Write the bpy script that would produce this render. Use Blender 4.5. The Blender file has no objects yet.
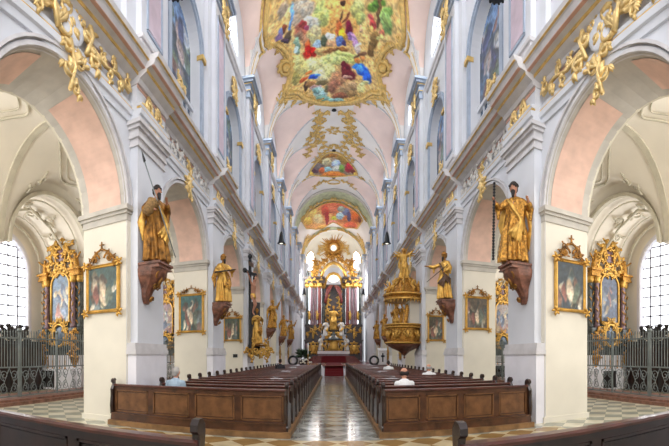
import bpy, math, random
import numpy as np
from mathutils import Vector, Matrix
PI=math.pi; R=math.radians
C=bpy.context.scene.collection
# ------------------------------------------------------------------ materials
def lin(c):
    c=c/255.0
    return c/12.92 if c<=.04045 else ((c+.055)/1.055)**2.4
def L3(c): return (lin(c[0]),lin(c[1]),lin(c[2]))
def mat(name,col,rough=.6,metal=0,var=.08,scale=3,bump=0,bscale=30,emit=None,es=0,spec=.5,coat=0,col2=None):
    m=bpy.data.materials.new(name); m.use_nodes=True; nt=m.node_tree; n=nt.nodes; b=n['Principled BSDF']
    c=L3(col); b.inputs['Roughness'].default_value=rough; b.inputs['Metallic'].default_value=metal
    b.inputs['Specular IOR Level'].default_value=spec; b.inputs['Coat Weight'].default_value=coat
    tc=n.new('ShaderNodeTexCoord')
    no=n.new('ShaderNodeTexNoise'); no.inputs['Scale'].default_value=scale; no.inputs['Detail'].default_value=5
    nt.links.new(tc.outputs['Object'],no.inputs['Vector'])
    mx=n.new('ShaderNodeMix'); mx.data_type='RGBA'
    d=L3(col2) if col2 else tuple(v*(1-3*var) for v in c)
    mx.inputs[6].default_value=(*[min(1,v*(1+var)) for v in c],1); mx.inputs[7].default_value=(*d,1)
    rp=n.new('ShaderNodeMapRange'); rp.inputs[1].default_value=.35; rp.inputs[2].default_value=.75
    nt.links.new(no.outputs['Fac'],rp.inputs[0]); nt.links.new(rp.outputs[0],mx.inputs[0]); nt.links.new(mx.outputs[2],b.inputs['Base Color'])
    if bump:
        n2=n.new('ShaderNodeTexNoise'); n2.inputs['Scale'].default_value=bscale; nt.links.new(tc.outputs['Object'],n2.inputs['Vector'])
        bp=n.new('ShaderNodeBump'); bp.inputs['Strength'].default_value=bump; bp.inputs['Distance'].default_value=.05
        nt.links.new(n2.outputs['Fac'],bp.inputs['Height']); nt.links.new(bp.outputs[0],b.inputs['Normal'])
    if emit:
        b.inputs['Emission Color'].default_value=(*L3(emit),1); b.inputs['Emission Strength'].default_value=es
    return m
M={}
M['wall']=mat('cool_white_plaster',(214,216,222),.8,var=.03,scale=.8)
M['cream']=mat('cream_plaster',(226,219,203),.8,var=.04,scale=.7)
M['aisle']=mat('aisle_plaster',(246,238,224),.85,var=.03,scale=.6)
M['plinth']=mat('pale_plinth_plaster',(232,230,236),.7,var=.02)
M['pink']=mat('pink_soffit_plaster',(224,188,170),.8,var=.06,scale=2.5)
M['lunette']=mat('rose_vault_plaster',(244,219,208),.8,var=.05,scale=.5)
M['vault']=mat('vault_plaster',(236,230,225),.8,var=.03,scale=.5)
M['grey']=mat('grey_stone_trim',(192,186,176),.7,var=.05)
M['mould']=mat('lilac_grey_moulding',(208,205,206),.7,var=.05)
M['blue']=mat('blue_grey_trim',(164,176,194),.65,var=.06)
M['panel']=mat('lilac_panel',(206,188,200),.8,var=.04)
M['gold']=mat('gilding',(212,166,84),.35,.72,var=.12,scale=6,bump=.25,bscale=40)
M['pgold']=mat('pale_gilding',(238,206,140),.38,.5,var=.14,scale=6,bump=.25,bscale=40)
M['goldp']=mat('gold_paint',(222,186,112),.5,.3,var=.12,scale=5,bump=.2)
M['olds']=mat('aged_gilding',(196,144,66),.36,.75,var=.25,scale=16,bump=.6,bscale=24,col2=(62,36,20))
M['dkgold']=mat('dark_aged_gilding',(160,112,50),.42,.7,var=.3,scale=7,bump=.5,col2=(52,34,22))
M['stucco']=mat('white_stucco',(214,210,204),.8,var=.05)
M['cstucco']=mat('cream_stucco',(218,211,192),.8,var=.05)
M['pinkline']=mat('pink_cornice_paint',(208,166,148),.7,var=.05)
M['wood']=mat('walnut_wood',(88,54,32),.36,var=.25,scale=4,bump=.1,col2=(52,32,20),coat=.3)
M['woodp']=mat('oak_panel_wood',(116,78,46),.38,var=.2,scale=5,bump=.1,col2=(84,54,30),coat=.2)
M['woodd']=mat('dark_bench_wood',(46,28,22),.32,var=.2,scale=5,col2=(28,17,13),coat=.3)
M['woodr']=mat('red_brown_wood',(84,44,36),.33,var=.2,scale=5,col2=(54,28,22),coat=.3)
M['plat']=mat('pale_platform_wood',(140,104,66),.45,var=.2,scale=4)
M['bracket']=mat('brown_marbled_wood',(128,84,66),.4,var=.3,scale=7,bump=.3,col2=(66,42,34))
M['iron']=mat('grey_wrought_iron',(128,136,136),.5,.3,var=.1)
M['black']=mat('black_metal',(30,32,36),.4,.3,var=.1)
M['dark']=mat('dark_oak',(44,38,38),.5,var=.2,scale=4)
M['skin']=mat('painted_flesh',(172,120,94),.6,var=.1)
M['pskin']=mat('skin',(206,150,124),.6,var=.05)
M['brown']=mat('painted_brown_cloth',(92,64,44),.5,var=.2,scale=6,bump=.3)
M['hair']=mat('dark_hair',(40,30,26),.7,var=.2)
M['ghair']=mat('grey_hair',(176,172,166),.8,var=.1)
M['white']=mat('white_linen',(236,236,236),.8,var=.03)
M['bluec']=mat('light_blue_shirt_cloth',(164,184,200),.8,var=.04)
M['darkc']=mat('dark_cloth',(38,38,46),.8,var=.1)
M['redm']=mat('red_marble',(120,56,50),.25,var=.25,scale=6,col2=(80,36,36))
M['colm']=mat('grey_red_marble',(132,106,112),.25,var=.25,scale=7,col2=(88,60,66))
M['dkm']=mat('dark_green_marble',(86,90,88),.2,var=.3,scale=5,col2=(30,32,30))
M['altw']=mat('altar_dark_marble',(60,46,42),.3,var=.3,scale=4,col2=(34,28,28))
M['carpet']=mat('red_carpet',(112,22,30),.95,var=.1,scale=20)
M['green']=mat('leaf_green',(40,66,34),.6,var=.2,scale=10)
M['flower']=mat('white_petals',(236,236,226),.7,var=.03)
M['lat']=mat('blue_grey_lattice_glass',(92,108,128),.25,var=.15,scale=3)
M['pane']=mat('bright_window_glass',(240,244,250),.3,emit=(244,248,255),es=2.3)
M['pane2']=mat('daylit_window_glass',(240,244,250),.3,emit=(236,244,255),es=3.5)
M['lead']=mat('window_leading',(110,104,108),.6,var=.05)
M['bulb']=mat('lamp_glass',(255,250,240),.3,emit=(255,246,226),es=1.5)
M['kerb']=mat('red_marble_kerb',(140,100,84),.4,var=.2,scale=5)
M['greenb']=mat('pale_green_painted_band',(196,200,164),.8,var=.12,scale=2)
M['basket']=mat('wicker',(150,116,70),.7,var=.2,scale=20,bump=.5)
def vcol(name,rough=.7,coat=0):
    m=bpy.data.materials.new(name); m.use_nodes=True; nt=m.node_tree; b=nt.nodes['Principled BSDF']
    a=nt.nodes.new('ShaderNodeAttribute'); a.attribute_name='Col'; nt.links.new(a.outputs['Color'],b.inputs['Base Color'])
    b.inputs['Roughness'].default_value=rough; b.inputs['Coat Weight'].default_value=coat
    return m
M['fresco']=vcol('painted_plaster'); M['canvas']=vcol('oil_paint',.45,.15)
def checker(name,a,b_,size,rough,rot=45,spec=.5,var=.12):
    m=bpy.data.materials.new(name); m.use_nodes=True; nt=m.node_tree; n=nt.nodes; p=n['Principled BSDF']
    tc=n.new('ShaderNodeTexCoord'); mp=n.new('ShaderNodeMapping'); mp.inputs['Rotation'].default_value=(0,0,R(rot))
    ch=n.new('ShaderNodeTexChecker'); ch.inputs['Scale'].default_value=1/size
    ch.inputs['Color1'].default_value=(*L3(a),1); ch.inputs['Color2'].default_value=(*L3(b_),1)
    no=n.new('ShaderNodeTexNoise'); no.inputs['Scale'].default_value=2.2; no.inputs['Detail'].default_value=8
    mr=n.new('ShaderNodeMapRange'); mr.inputs[1].default_value=.3; mr.inputs[2].default_value=.7; mr.inputs[3].default_value=1-var*2.5; mr.inputs[4].default_value=1.05
    mx=n.new('ShaderNodeMix'); mx.data_type='RGBA'; mx.blend_type='MULTIPLY'; mx.inputs[0].default_value=1
    l=nt.links.new
    l(tc.outputs['Object'],mp.inputs[0]); l(mp.outputs[0],ch.inputs[0]); l(tc.outputs['Object'],no.inputs['Vector'])
    l(no.outputs['Fac'],mr.inputs[0]); l(ch.outputs[0],mx.inputs[6]); l(mr.outputs[0],mx.inputs[7]); l(mx.outputs[2],p.inputs['Base Color'])
    p.inputs['Roughness'].default_value=rough; p.inputs['Specular IOR Level'].default_value=spec
    return m
M['fl_aisle']=checker('pale_diamond_marble',(214,208,184),(158,160,146),.48,.25)
M['fl_mid']=checker('polished_grey_marble',(190,192,186),(144,146,138),.42,.12,spec=.8,var=.25)
M['fl_cross']=checker('ochre_diamond_marble',(206,190,152),(150,118,70),.5,.25)
# ------------------------------------------------------------------ mesh builder
class MB:
    def __init__(s): s.v=[]; s.f=[]; s.mi=[]; s.T=None; s.m=0; s.fn=None
    def add(s,vs,fs):
        b=len(s.v)
        if s.fn: vs=[s.fn(v) for v in vs]
        if s.T is not None: vs=[s.T@Vector(v) for v in vs]
        s.v+= [tuple(v) for v in vs]; s.f+= [tuple(i+b for i in f) for f in fs]; s.mi+=[s.m]*len(fs)
        return s
    def box(s,x0,x1,y0,y1,z0,z1):
        s.add([(x,y,z) for x in (x0,x1) for y in (y0,y1) for z in (z0,z1)],[(0,1,3,2),(4,6,7,5),(0,4,5,1),(2,3,7,6),(0,2,6,4),(1,5,7,3)]); return s
    def loft(s,rings,caps=True,closed=True):
        n=len(rings[0]); vs=[p for r in rings for p in r]; fs=[]
        for i in range(len(rings)-1):
            for j in range(n if closed else n-1):
                k=(j+1)%n; fs.append((i*n+j,i*n+k,(i+1)*n+k,(i+1)*n+j))
        if caps: fs+= [tuple(range(n))[::-1],tuple(range((len(rings)-1)*n,len(rings)*n))]
        return s.add(vs,fs)
    def rev(s,prof,n=16,c=(0,0,0),a0=0,a1=2*PI,sx=1,sy=1):
        full=abs(a1-a0-2*PI)<1e-6; m=n if full else n+1
        return s.loft([[(c[0]+r*sx*math.cos(a0+(a1-a0)*i/n),c[1]+r*sy*math.sin(a0+(a1-a0)*i/n),c[2]+z) for i in range(m)] for r,z in prof],caps=full,closed=full)
    def tube(s,pts,rad,n=6,flat=1):
        P=[Vector(p) for p in pts]
        if len(P)<2: return s
        rs=rad if isinstance(rad,(list,tuple)) else [rad]*len(P)
        rings=[]; up=None
        for i,p in enumerate(P):
            t=(P[min(i+1,len(P)-1)]-P[max(i-1,0)])
            if t.length<1e-9: t=Vector((0,0,1))
            t.normalize()
            if up is None: up=Vector((0,0,1)) if abs(t.z)<.9 else Vector((0,1,0))
            a=up-t*up.dot(t)
            if a.length<1e-6: a=t.orthogonal()
            a.normalize(); up=a; b=t.cross(a)
            rings.append([tuple(p+a*math.cos(2*PI*j/n)*rs[i]+b*math.sin(2*PI*j/n)*rs[i]*flat) for j in range(n)])
        return s.loft(rings)
    def cap(s,p0,p1,r0,r1,n=10):
        p0,p1=Vector(p0),Vector(p1); d=(p1-p0); L=d.length or 1e-6; d.normalize() if d.length>1e-9 else None
        pts=[];rs=[]
        for k in (-.98,-.8,-.45,0): pts.append(p0+d*r0*k); rs.append(r0*math.sqrt(max(.02,1-k*k)))
        for k in (0,.45,.8,.98): pts.append(p1+d*r1*k); rs.append(r1*math.sqrt(max(.02,1-k*k)))
        return s.tube(pts,rs,n)
    def ball(s,c,r,n=10,sx=1,sy=1,sz=1):
        return s.rev([(r*math.sin(PI*k/8)+1e-4,-r*sz*math.cos(PI*k/8)) for k in range(9)],n,c,sx=sx,sy=sy)
    def prism(s,pts,x0,x1):          # outline in (y,z) extruded along x
        n=len(pts)
        return s.add([(x0,y,z) for y,z in pts]+[(x1,y,z) for y,z in pts],[tuple(range(n))[::-1],tuple(range(n,2*n))]+[(i,(i+1)%n,n+(i+1)%n,n+i) for i in range(n)])
    def slab(s,pts,y0,y1):           # outline in (x,z) extruded along y
        n=len(pts)
        return s.add([(x,y0,z) for x,z in pts]+[(x,y1,z) for x,z in pts],[tuple(range(n)),tuple(range(n,2*n))[::-1]]+[((i+1)%n,i,n+i,n+(i+1)%n) for i in range(n)])
    def mesh(s,name):
        me=bpy.data.meshes.new(name); me.from_pydata(s.v,[],s.f); me.update(); return me
    def build(s,name,mats,parent=None,smooth=False,loc=None,rz=0):
        me=s.mesh(name)
        for m in (mats if isinstance(mats,(list,tuple)) else [mats]): me.materials.append(m)
        if isinstance(mats,(list,tuple)) and len(mats)>1: me.polygons.foreach_set('material_index',s.mi)
        import bmesh
        bm=bmesh.new(); bm.from_mesh(me); bmesh.ops.recalc_face_normals(bm,faces=bm.faces[:]); bm.to_mesh(me); bm.free()
        if smooth: me.polygons.foreach_set('use_smooth',[True]*len(me.polygons))
        o=bpy.data.objects.new(name,me); C.objects.link(o)
        if parent: o.parent=parent
        if loc: o.location=loc
        o.rotation_euler.z=rz
        return o
def tag(o,label=None,cat=None,group=None,kind=None):
    if label: o['label']=label
    if cat: o['category']=cat
    if group: o['group']=group
    if kind: o['kind']=kind
    return o
def empty(name,loc=(0,0,0),rz=0):
    o=bpy.data.objects.new(name,None); C.objects.link(o); o.location=loc; o.rotation_euler.z=rz; o.empty_display_size=.1; return o
def copy_tree(o,parent=None):
    c=o.copy(); C.objects.link(c)
    if parent: c.parent=parent
    for ch in list(o.children): copy_tree(ch,c)
    return c
def struct(mb,name,m,parent=None,smooth=False):
    o=mb.build(name,m,parent,smooth)
    if not parent: o['kind']='structure'
    return o
def remesh(mb,name,m,parent,voxel,loc=None,smooth=True):
    o=mb.build(name,m,None,False)
    md=o.modifiers.new('r','REMESH'); md.mode='VOXEL'; md.voxel_size=voxel
    sm=o.modifiers.new('s','SMOOTH'); sm.factor=.5; sm.iterations=2
    bpy.context.view_layer.update()
    dg=bpy.context.evaluated_depsgraph_get(); me=bpy.data.meshes.new_from_object(o.evaluated_get(dg))
    o.modifiers.clear(); o.data=me; me.name=name
    me.materials.clear(); me.materials.append(m)
    me.polygons.foreach_set('use_smooth',[smooth]*len(me.polygons))
    o.parent=parent
    if loc: o.location=loc
    return o
# ------------------------------------------------------------------ painting
def vnoise(x,y,seed):
    xi=np.floor(x).astype(int); yi=np.floor(y).astype(int); fx=x-xi; fy=y-yi
    fx=fx*fx*(3-2*fx); fy=fy*fy*(3-2*fy)
    def h(a,b):
        n=np.sin(a*127.1+b*311.7+seed*74.7)*43758.5453
        return n-np.floor(n)
    return (h(xi,yi)*(1-fx)+h(xi+1,yi)*fx)*(1-fy)+(h(xi,yi+1)*(1-fx)+h(xi+1,yi+1)*fx)*fy
def paint(x,y,base,blobs,seed=1,warp=.1,freq=3,mott=.18,hf=12):
    wx=x+warp*(vnoise(x*freq,y*freq,seed)-.5)*2; wy=y+warp*(vnoise(x*freq,y*freq,seed+5)-.5)*2
    col=np.zeros((len(x),3)); col[:]=base
    for (cx,cy,ax,ay,bx,by,r,g,b) in blobs:
        det=ax*by-bx*ay
        if abs(det)<1e-9: continue
        dx=wx-cx; dy=wy-cy
        q1=(by*dx-bx*dy)/det; q2=(-ay*dx+ax*dy)/det
        d=np.sqrt(q1*q1+q2*q2); m=np.clip((1.15-d)/.35,0,1)[:,None]
        sh=(1+.22*(-q2)*m[:,0]*(d<1.2))[:,None]
        col=col*(1-m)+np.clip(np.array([[r,g,b]])*sh,0,255)*m
    n=vnoise(x*hf,y*hf,seed+9)-.5; n2=vnoise(x*hf*2.3,y*hf*2.3,seed+11)-.5; n3=vnoise(x*hf*.9,y*hf*.9,seed+21)-.5
    col=(col-110)*1.12+110; col=col*(1+mott*(n+n2))[:,None]
    col[:,0]*=1+.08*n3; col[:,2]*=1-.12*n3
    col=np.clip(col/255,0,1)
    return np.where(col<=.04045,col/12.92,((col+.055)/1.055)**2.4)
def inpoly(x,y,P):
    ins=np.zeros(len(x),bool); n=len(P)
    for i in range(n):
        x0,y0=P[i]; x1,y1=P[(i+1)%n]
        if y0==y1: continue
        c=((y0>y)!=(y1>y))&(x<(x1-x0)*(y-y0)/(y1-y0)+x0); ins^=c
    return ins
def setcol(me,cols):
    a=me.color_attributes.new('Col','FLOAT_COLOR','POINT')
    a.data.foreach_set('color',np.hstack([cols,np.ones((len(cols),1))]).astype(np.float32).ravel())
def ub(L):   # (cx,cy,rx,ry,rot,(r,g,b)) -> affine blobs
    o=[]
    for cx,cy,rx,ry,rot,c in L:
        ca,sa=math.cos(R(rot)),math.sin(R(rot)); o.append((cx,cy,rx*ca,rx*sa,-ry*sa,ry*ca)+tuple(c))
    return o
# ------------------------------------------------------------------ ornament strokes in a (u,v) plane
def spiral(cx,cy,Rr,a0,turns,d,r):
    n=int(9*turns)+5
    return [(cx+Rr*(1-.82*t)*math.cos(a0+d*turns*2*PI*t),cy+Rr*(1-.82*t)*math.sin(a0+d*turns*2*PI*t),r*(1-.35*t)*(1.5 if t>.97 else 1)) for t in [i/(n-1) for i in range(n)]]
def leaf(u,v,a,L,w,bend=.5):
    o=[]
    for i in range(6):
        t=i/5; o.append((u,v,w*(.25+math.sin(PI*min(1,t*.95))*1.0)*(1 if t<1 else .3))); aa=a+bend*t; u+=math.cos(aa)*L/5; v+=math.sin(aa)*L/5
    return o
def garland(sp,size,seed,dens=1.0,leafy=1):
    rg=random.Random(seed); S=[]
    S.append([(p[0],p[1],size*.13) for p in sp])
    tot=0; side=1
    for i in range(len(sp)-1):
        (x0,y0),(x1,y1)=sp[i][:2],sp[i+1][:2]; L=math.hypot(x1-x0,y1-y0); a=math.atan2(y1-y0,x1-x0)
        n=max(1,int(L/size*1.6*dens))
        for k in range(n):
            t=(k+.5)/n; x=x0+(x1-x0)*t; y=y0+(y1-y0)*t; side=-side
            s=size*rg.uniform(.55,1.05); pa=a+side*PI/2
            cx=x+math.cos(pa)*s*.5; cy=y+math.sin(pa)*s*.5
            S.append(spiral(cx,cy,s*.5,pa+PI,rg.uniform(.8,1.3),side*rg.choice((1,1,-1)),size*.12))
            for _ in range(2*leafy): S.append(leaf(x,y,a+side*rg.uniform(.4,1.6),s*rg.uniform(.6,1.1),size*.11,-side*rg.uniform(.2,1)))
            for _ in range(leafy): S.append(leaf(cx+math.cos(pa)*s*.3,cy+math.sin(pa)*s*.3,pa+rg.uniform(-1,1),s*.6,size*.1,rg.uniform(-1,1)))
    return S
def mirror(S,u0=0): return S+[[(2*u0-a,b,c) for a,b,c in st] for st in S]
def strokes(mb,S,f,n=5,lift=.6,rs=1):
    for st in S: mb.tube([f(u,v,r*lift) for u,v,r in st],[r*rs for _,_,r in st],n)
    return mb
def front(x0,y0,z0,s=1): return lambda u,v,d:(x0+u,y0-d,z0+v)
def sidewall(s,x0,y0,z0): return lambda u,v,d:(s*(x0-d),y0+u,z0+v)
F1=[(-0.15,21.46,1.18,0.4,-0.01,2.24,238,178,104),(0.6,21.1,0.81,0.0,0.07,2.08,240,184,110),(-0.73,21.22,0.52,0.0,-0.03,0.96,196,204,128),(-0.26,20.74,0.34,0.0,-0.0,0.36,245,200,120),(-1.9,20.56,0.77,0.28,-0.05,0.6,186,176,160),(-1.46,21.64,0.53,0.39,-0.19,0.4,200,196,182),(-2.13,21.16,0.38,0.28,-0.04,0.42,176,160,140),(-2.83,19.9,0.23,0.24,-0.22,0.34,168,150,130),(-2.69,20.5,0.12,0.15,-0.25,0.43,236,212,150),(-2.43,20.52,0.1,0.09,-0.13,0.62,120,170,225),(-2.56,21.1,0.1,0.07,-0.04,0.3,90,140,205),(-3.1,21.0,0.21,0.16,-0.03,0.2,110,120,160),(-3.21,21.34,0.18,0.31,-0.13,0.18,110,90,130),(-2.92,20.98,0.11,0.08,-0.03,0.24,110,60,40),(-2.8,21.84,0.21,0.2,-0.15,0.47,88,74,60),(-3.01,22.06,0.22,0.32,-0.11,0.1,90,70,90),(-1.96,21.92,0.4,0.28,-0.05,0.54,170,105,85),(-1.87,21.56,0.23,0.16,-0.03,0.32,150,60,60),(-1.65,21.88,0.15,0.05,-0.01,0.18,160,80,110),(-2.11,22.24,0.29,0.2,-0.03,0.36,140,110,90),(-2.35,22.86,0.18,0.12,-0.06,0.64,130,160,140),(-2.44,23.1,0.12,0.08,-0.02,0.24,200,225,220),(-1.77,22.72,0.3,0.2,-0.03,0.42,175,130,100),(-1.27,22.58,0.43,0.14,-0.03,0.56,206,196,140),(-1.13,22.28,0.3,0.1,-0.02,0.4,210,200,160),(-1.68,23.2,0.18,0.12,-0.03,0.4,220,110,60),(-1.52,23.66,0.35,0.22,-0.03,0.48,190,36,30),(-1.8,23.92,0.21,0.3,-0.15,0.2,200,50,40),(-1.11,23.22,0.25,0.08,-0.01,0.32,170,196,215),(-0.66,23.1,0.25,0.08,-0.01,0.4,90,100,80),(-0.28,22.86,0.31,0.1,-0.0,0.32,220,216,200),(-0.22,23.32,0.32,0.0,-0.0,0.3,215,170,130),(-0.94,23.8,0.32,0.1,-0.01,0.32,205,180,120),(-0.02,23.84,0.84,-0.11,0.01,0.16,140,96,60),(-0.36,24.3,0.12,0.09,-0.16,0.48,130,90,56),(0.56,23.72,0.45,-0.04,0.01,0.14,130,90,50),(0.35,22.86,0.25,0.0,0.01,0.32,216,190,180),(0.33,21.78,0.07,-0.0,-0.21,0.76,100,76,56),(0.5,20.64,0.14,0.0,0.01,0.18,70,46,40),(0.28,22.3,0.21,0.0,0.01,0.64,180,100,60),(0.47,22.64,0.21,-0.11,0.08,0.39,240,196,60),(0.35,23.14,0.25,0.0,0.01,0.4,90,120,180),(0.61,23.26,0.19,-0.06,0.01,0.24,70,60,110),(0.88,22.14,0.2,-0.12,0.1,0.53,120,30,60),(1.03,22.66,0.24,-0.08,0.01,0.3,160,120,180),(1.29,22.92,0.18,-0.12,0.14,0.5,190,150,190),(1.52,23.42,0.19,-0.06,0.03,0.48,215,200,190),(0.73,21.46,0.06,0.02,-0.25,0.48,140,80,60),(1.28,20.82,0.39,-0.14,0.04,0.6,184,184,120),(1.49,21.34,0.29,-0.1,0.04,0.48,170,176,110),(1.81,22.26,0.3,-0.1,0.07,0.84,232,196,130),(1.54,21.98,0.12,-0.04,0.02,0.3,220,180,140),(2.19,20.2,0.36,-0.28,0.04,0.32,120,160,70),(2.38,19.9,0.4,-0.32,0.03,0.24,100,140,60),(2.85,20.1,0.33,-0.42,0.05,0.36,130,166,90),(2.99,20.68,0.31,-0.24,0.08,0.54,120,150,90),(2.79,20.5,0.26,-0.2,0.05,0.36,150,180,110),(2.1,20.92,0.14,-0.16,0.16,0.12,190,90,90),(2.26,21.32,0.19,-0.14,0.04,0.36,170,70,70),(2.12,21.68,0.17,-0.12,0.02,0.24,215,180,110),(2.8,21.4,0.16,-0.12,0.03,0.24,180,110,90),(2.44,22.42,0.28,-0.28,0.05,0.88,132,104,62),(2.48,20.28,0.1,-0.06,0.01,1.04,110,84,58),(2.32,23.1,0.2,-0.21,0.06,0.6,120,92,56),(2.74,21.86,0.16,-0.01,-0.13,0.43,200,190,120),(-1.32,24.9,0.94,0.28,-0.04,0.72,210,208,150),(0.04,24.56,0.94,0.0,0.0,0.48,204,212,140),(1.05,24.4,0.79,-0.24,0.02,0.4,198,206,130),(0.7,24.08,0.66,0.0,0.01,0.24,190,200,120),(-2.3,24.42,0.51,0.32,-0.07,0.8,196,190,128),(-0.87,25.84,0.7,0.2,-0.02,0.6,224,216,170),(-2.65,25.18,0.32,0.3,-0.05,0.48,160,150,90),(-0.3,25.58,0.42,0.12,-0.0,0.6,214,214,150),(-1.44,25.82,0.35,0.13,0.01,0.25,40,90,200),(-1.22,25.74,0.21,0.06,-0.01,0.13,90,150,220),(-2.14,25.7,0.3,-0.07,0.07,0.19,190,90,50),(-1.82,25.26,0.22,-0.08,0.07,0.16,200,120,60),(-2.05,26.42,0.17,0.19,-0.1,0.44,80,60,46),(-1.69,26.46,0.35,0.2,-0.02,0.3,150,110,70),(-1.34,26.84,0.44,0.12,-0.01,0.24,170,140,140),(-0.89,26.6,0.5,0.02,0.02,0.24,110,100,70),(-1.07,27.54,0.52,0.28,-0.02,0.6,170,200,196),(-1.36,27.22,0.24,0.34,-0.12,0.2,120,160,160),(-0.86,28.14,0.61,0.16,-0.01,0.3,120,160,150),(-0.54,27.28,0.22,0.0,-0.01,0.4,110,110,80),(0.27,26.32,0.58,0.0,0.01,0.7,172,130,100),(0.06,27.12,0.59,0.0,0.0,0.7,150,104,84),(0.81,27.42,0.74,-0.2,0.02,0.6,158,130,96),(1.16,26.9,0.58,-0.32,0.03,0.6,170,140,104),(0.45,28.02,0.61,-0.16,0.01,0.4,140,90,70),(1.34,27.54,0.44,-0.24,0.02,0.4,150,120,80),(0.14,28.48,0.7,0.0,0.0,0.19,130,170,170),(0.66,24.92,0.2,-0.06,0.01,0.24,100,30,40),(0.81,25.32,0.41,-0.12,0.02,0.48,92,22,42),(1.04,25.8,0.45,-0.02,-0.13,0.45,104,28,44),(0.68,25.7,0.21,-0.06,0.02,0.5,120,40,50),(0.91,26.02,0.35,-0.1,0.01,0.16,200,160,140),(1.61,24.76,0.39,-0.24,0.02,0.24,50,120,210),(1.9,25.02,0.42,0.04,-0.14,0.45,30,90,200),(2.27,25.3,0.23,-0.33,0.2,0.38,40,100,215),(1.69,24.98,0.26,-0.16,0.02,0.32,80,150,230),(1.52,24.38,0.2,-0.06,0.02,0.24,210,140,80),(1.89,24.02,0.19,-0.12,0.02,0.27,220,150,90),(1.74,23.86,0.43,-0.36,0.03,0.15,110,80,60),(2.12,25.98,0.3,-0.42,0.06,0.11,214,214,150),(1.96,26.68,0.28,-0.24,0.03,0.4,214,204,140)]
O1=[(-3.09,17.2),(-3.23,18.0),(-3.25,19.02),(-3.59,19.42),(-3.77,20.12),(-3.89,20.78),(-3.5,21.88),(-3.05,22.86),(-2.88,23.88),(-2.97,24.92),(-3.51,25.32),(-3.1,26.02),(-2.69,26.28),(-2.2,27.44),(-1.26,28.5),(-0.09,28.96)]
F2=[(-0.09,38.12,2.51,0.0,0.0,2.4,150,130,110),(-1.21,37.04,0.72,-0.38,0.18,0.81,140,110,60),(1.02,36.94,0.77,0.19,-0.15,0.91,150,120,60),(-2.09,38.38,0.5,0.5,-0.03,0.6,90,60,80),(-1.55,38.02,0.51,0.3,-0.03,0.72,120,110,110),(-0.71,37.44,0.51,0.1,-0.01,0.72,200,190,150),(0.22,37.92,0.52,-0.1,0.01,0.8,180,200,225),(0.44,38.9,0.64,-0.12,0.01,0.6,200,205,190),(-0.73,39.04,0.53,0.1,-0.01,0.6,140,180,190),(-1.27,39.0,0.32,0.18,-0.02,0.66,190,100,60),(-0.09,40.0,1.32,0.0,0.0,0.57,216,130,60),(0.87,38.78,0.32,-0.12,0.02,0.8,110,140,70),(1.58,38.18,0.4,-0.32,0.04,1.0,170,40,60),(2.13,38.54,0.39,-0.18,-0.05,0.46,120,50,40),(-0.19,36.42,0.6,0.0,-0.0,0.36,160,110,50),(-2.42,38.64,0.3,0.36,-0.02,0.4,200,170,80),(2.35,38.72,0.3,-0.36,0.02,0.36,220,180,90)]
O2=[(-0.12,35.7),(0.7,35.96),(1.43,36.92),(2.19,37.84),(2.57,38.76),(1.23,40.22),(-0.12,40.78),(-1.52,40.04),(-2.69,38.62),(-2.37,37.86),(-1.6,36.8),(-0.88,35.9)]
F3=[(-1.89,50.52,1.87,2.24,-0.13,3.6,214,160,100),(1.72,50.7,1.87,-1.96,0.13,3.6,200,120,70),(-0.09,48.48,1.86,0.0,0.0,1.28,206,104,70),(-0.5,49.72,1.09,0.32,-0.01,1.36,210,120,90),(-2.88,48.36,0.36,1.41,-0.5,0.72,226,190,110),(-3.5,49.7,0.58,1.6,-0.08,1.2,220,180,90),(-2.21,51.58,0.67,0.9,-0.07,1.8,225,200,150),(-1.18,49.76,0.54,0.32,-0.04,1.7,190,80,60),(-0.96,52.78,0.29,0.16,-0.04,2.66,150,30,40),(0.06,53.04,0.44,-0.06,0.0,1.14,180,180,70),(0.9,51.68,0.56,-0.32,0.03,1.44,160,190,210),(1.68,49.7,0.52,-0.56,0.05,1.28,110,120,160),(2.14,50.94,0.26,-0.36,0.07,1.7,80,70,110),(3.03,49.42,0.59,-1.3,0.12,1.92,200,100,40),(2.41,53.62,0.95,-1.54,0.05,1.14,190,90,60),(3.53,48.88,0.22,-0.68,0.1,1.4,120,60,40),(-0.09,54.62,0.6,0.0,0.0,1.26,190,120,110),(-1.76,55.36,0.74,0.8,-0.02,0.8,200,150,80),(-2.4,46.88,0.29,0.87,-0.22,0.54,180,70,50),(0.99,49.2,0.53,-0.32,0.02,0.96,150,160,150)]
O3=[(-4.12,47.8),(-3.83,51.68),(-2.66,55.08),(-1.63,56.14),(-0.85,55.24),(-0.05,54.22),(0.82,55.26),(1.74,56.02),(3.43,53.02),(3.85,48.36),(3.18,47.7),(2.26,47.7),(1.21,47.3),(-0.09,47.22),(-1.32,47.24),(-2.4,47.52),(-3.47,47.34)]
# ------------------------------------------------------------------ architecture
W=5.01; WA=6.4; PY=[8.65+5.85*k for k in range(-1,9)]      # pier centres, PY[1] is the nearest pier seen
PH=.875; SPR=5.43
BY=[(PY[i]+PY[i+1])/2 for i in range(len(PY)-1)]              # bay centres
YE=58.0
B0=5.55; H0=2.2
def HW(b): return H0 if b==B0 else 2.05
BA=[B0]+BY[1:]
def lun_ridge(x): return 21.55+(20.4-21.55)*(x-1.6)/(4.85-1.6)
def lun_t(rr): return (1-min(1,rr)**2)**.25
def V(x,y):
    ax=min(abs(x),4.85); zb=16.9+math.sqrt(max(0,4.85**2-ax*ax)); z=zb; lun=False
    if y<PY[7] :
        k=(y-PY[0])/5.85; fr=(k-math.floor(k))-.5; t=fr*5.85/2.72
        if abs(t)<1 and ax>1.0:
            zl=16.9+(lun_ridge(ax)-16.9)*math.sqrt(1-t**4)
            if zl>zb and ax>1.55: z=zl; lun=True
    return z,lun
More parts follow.
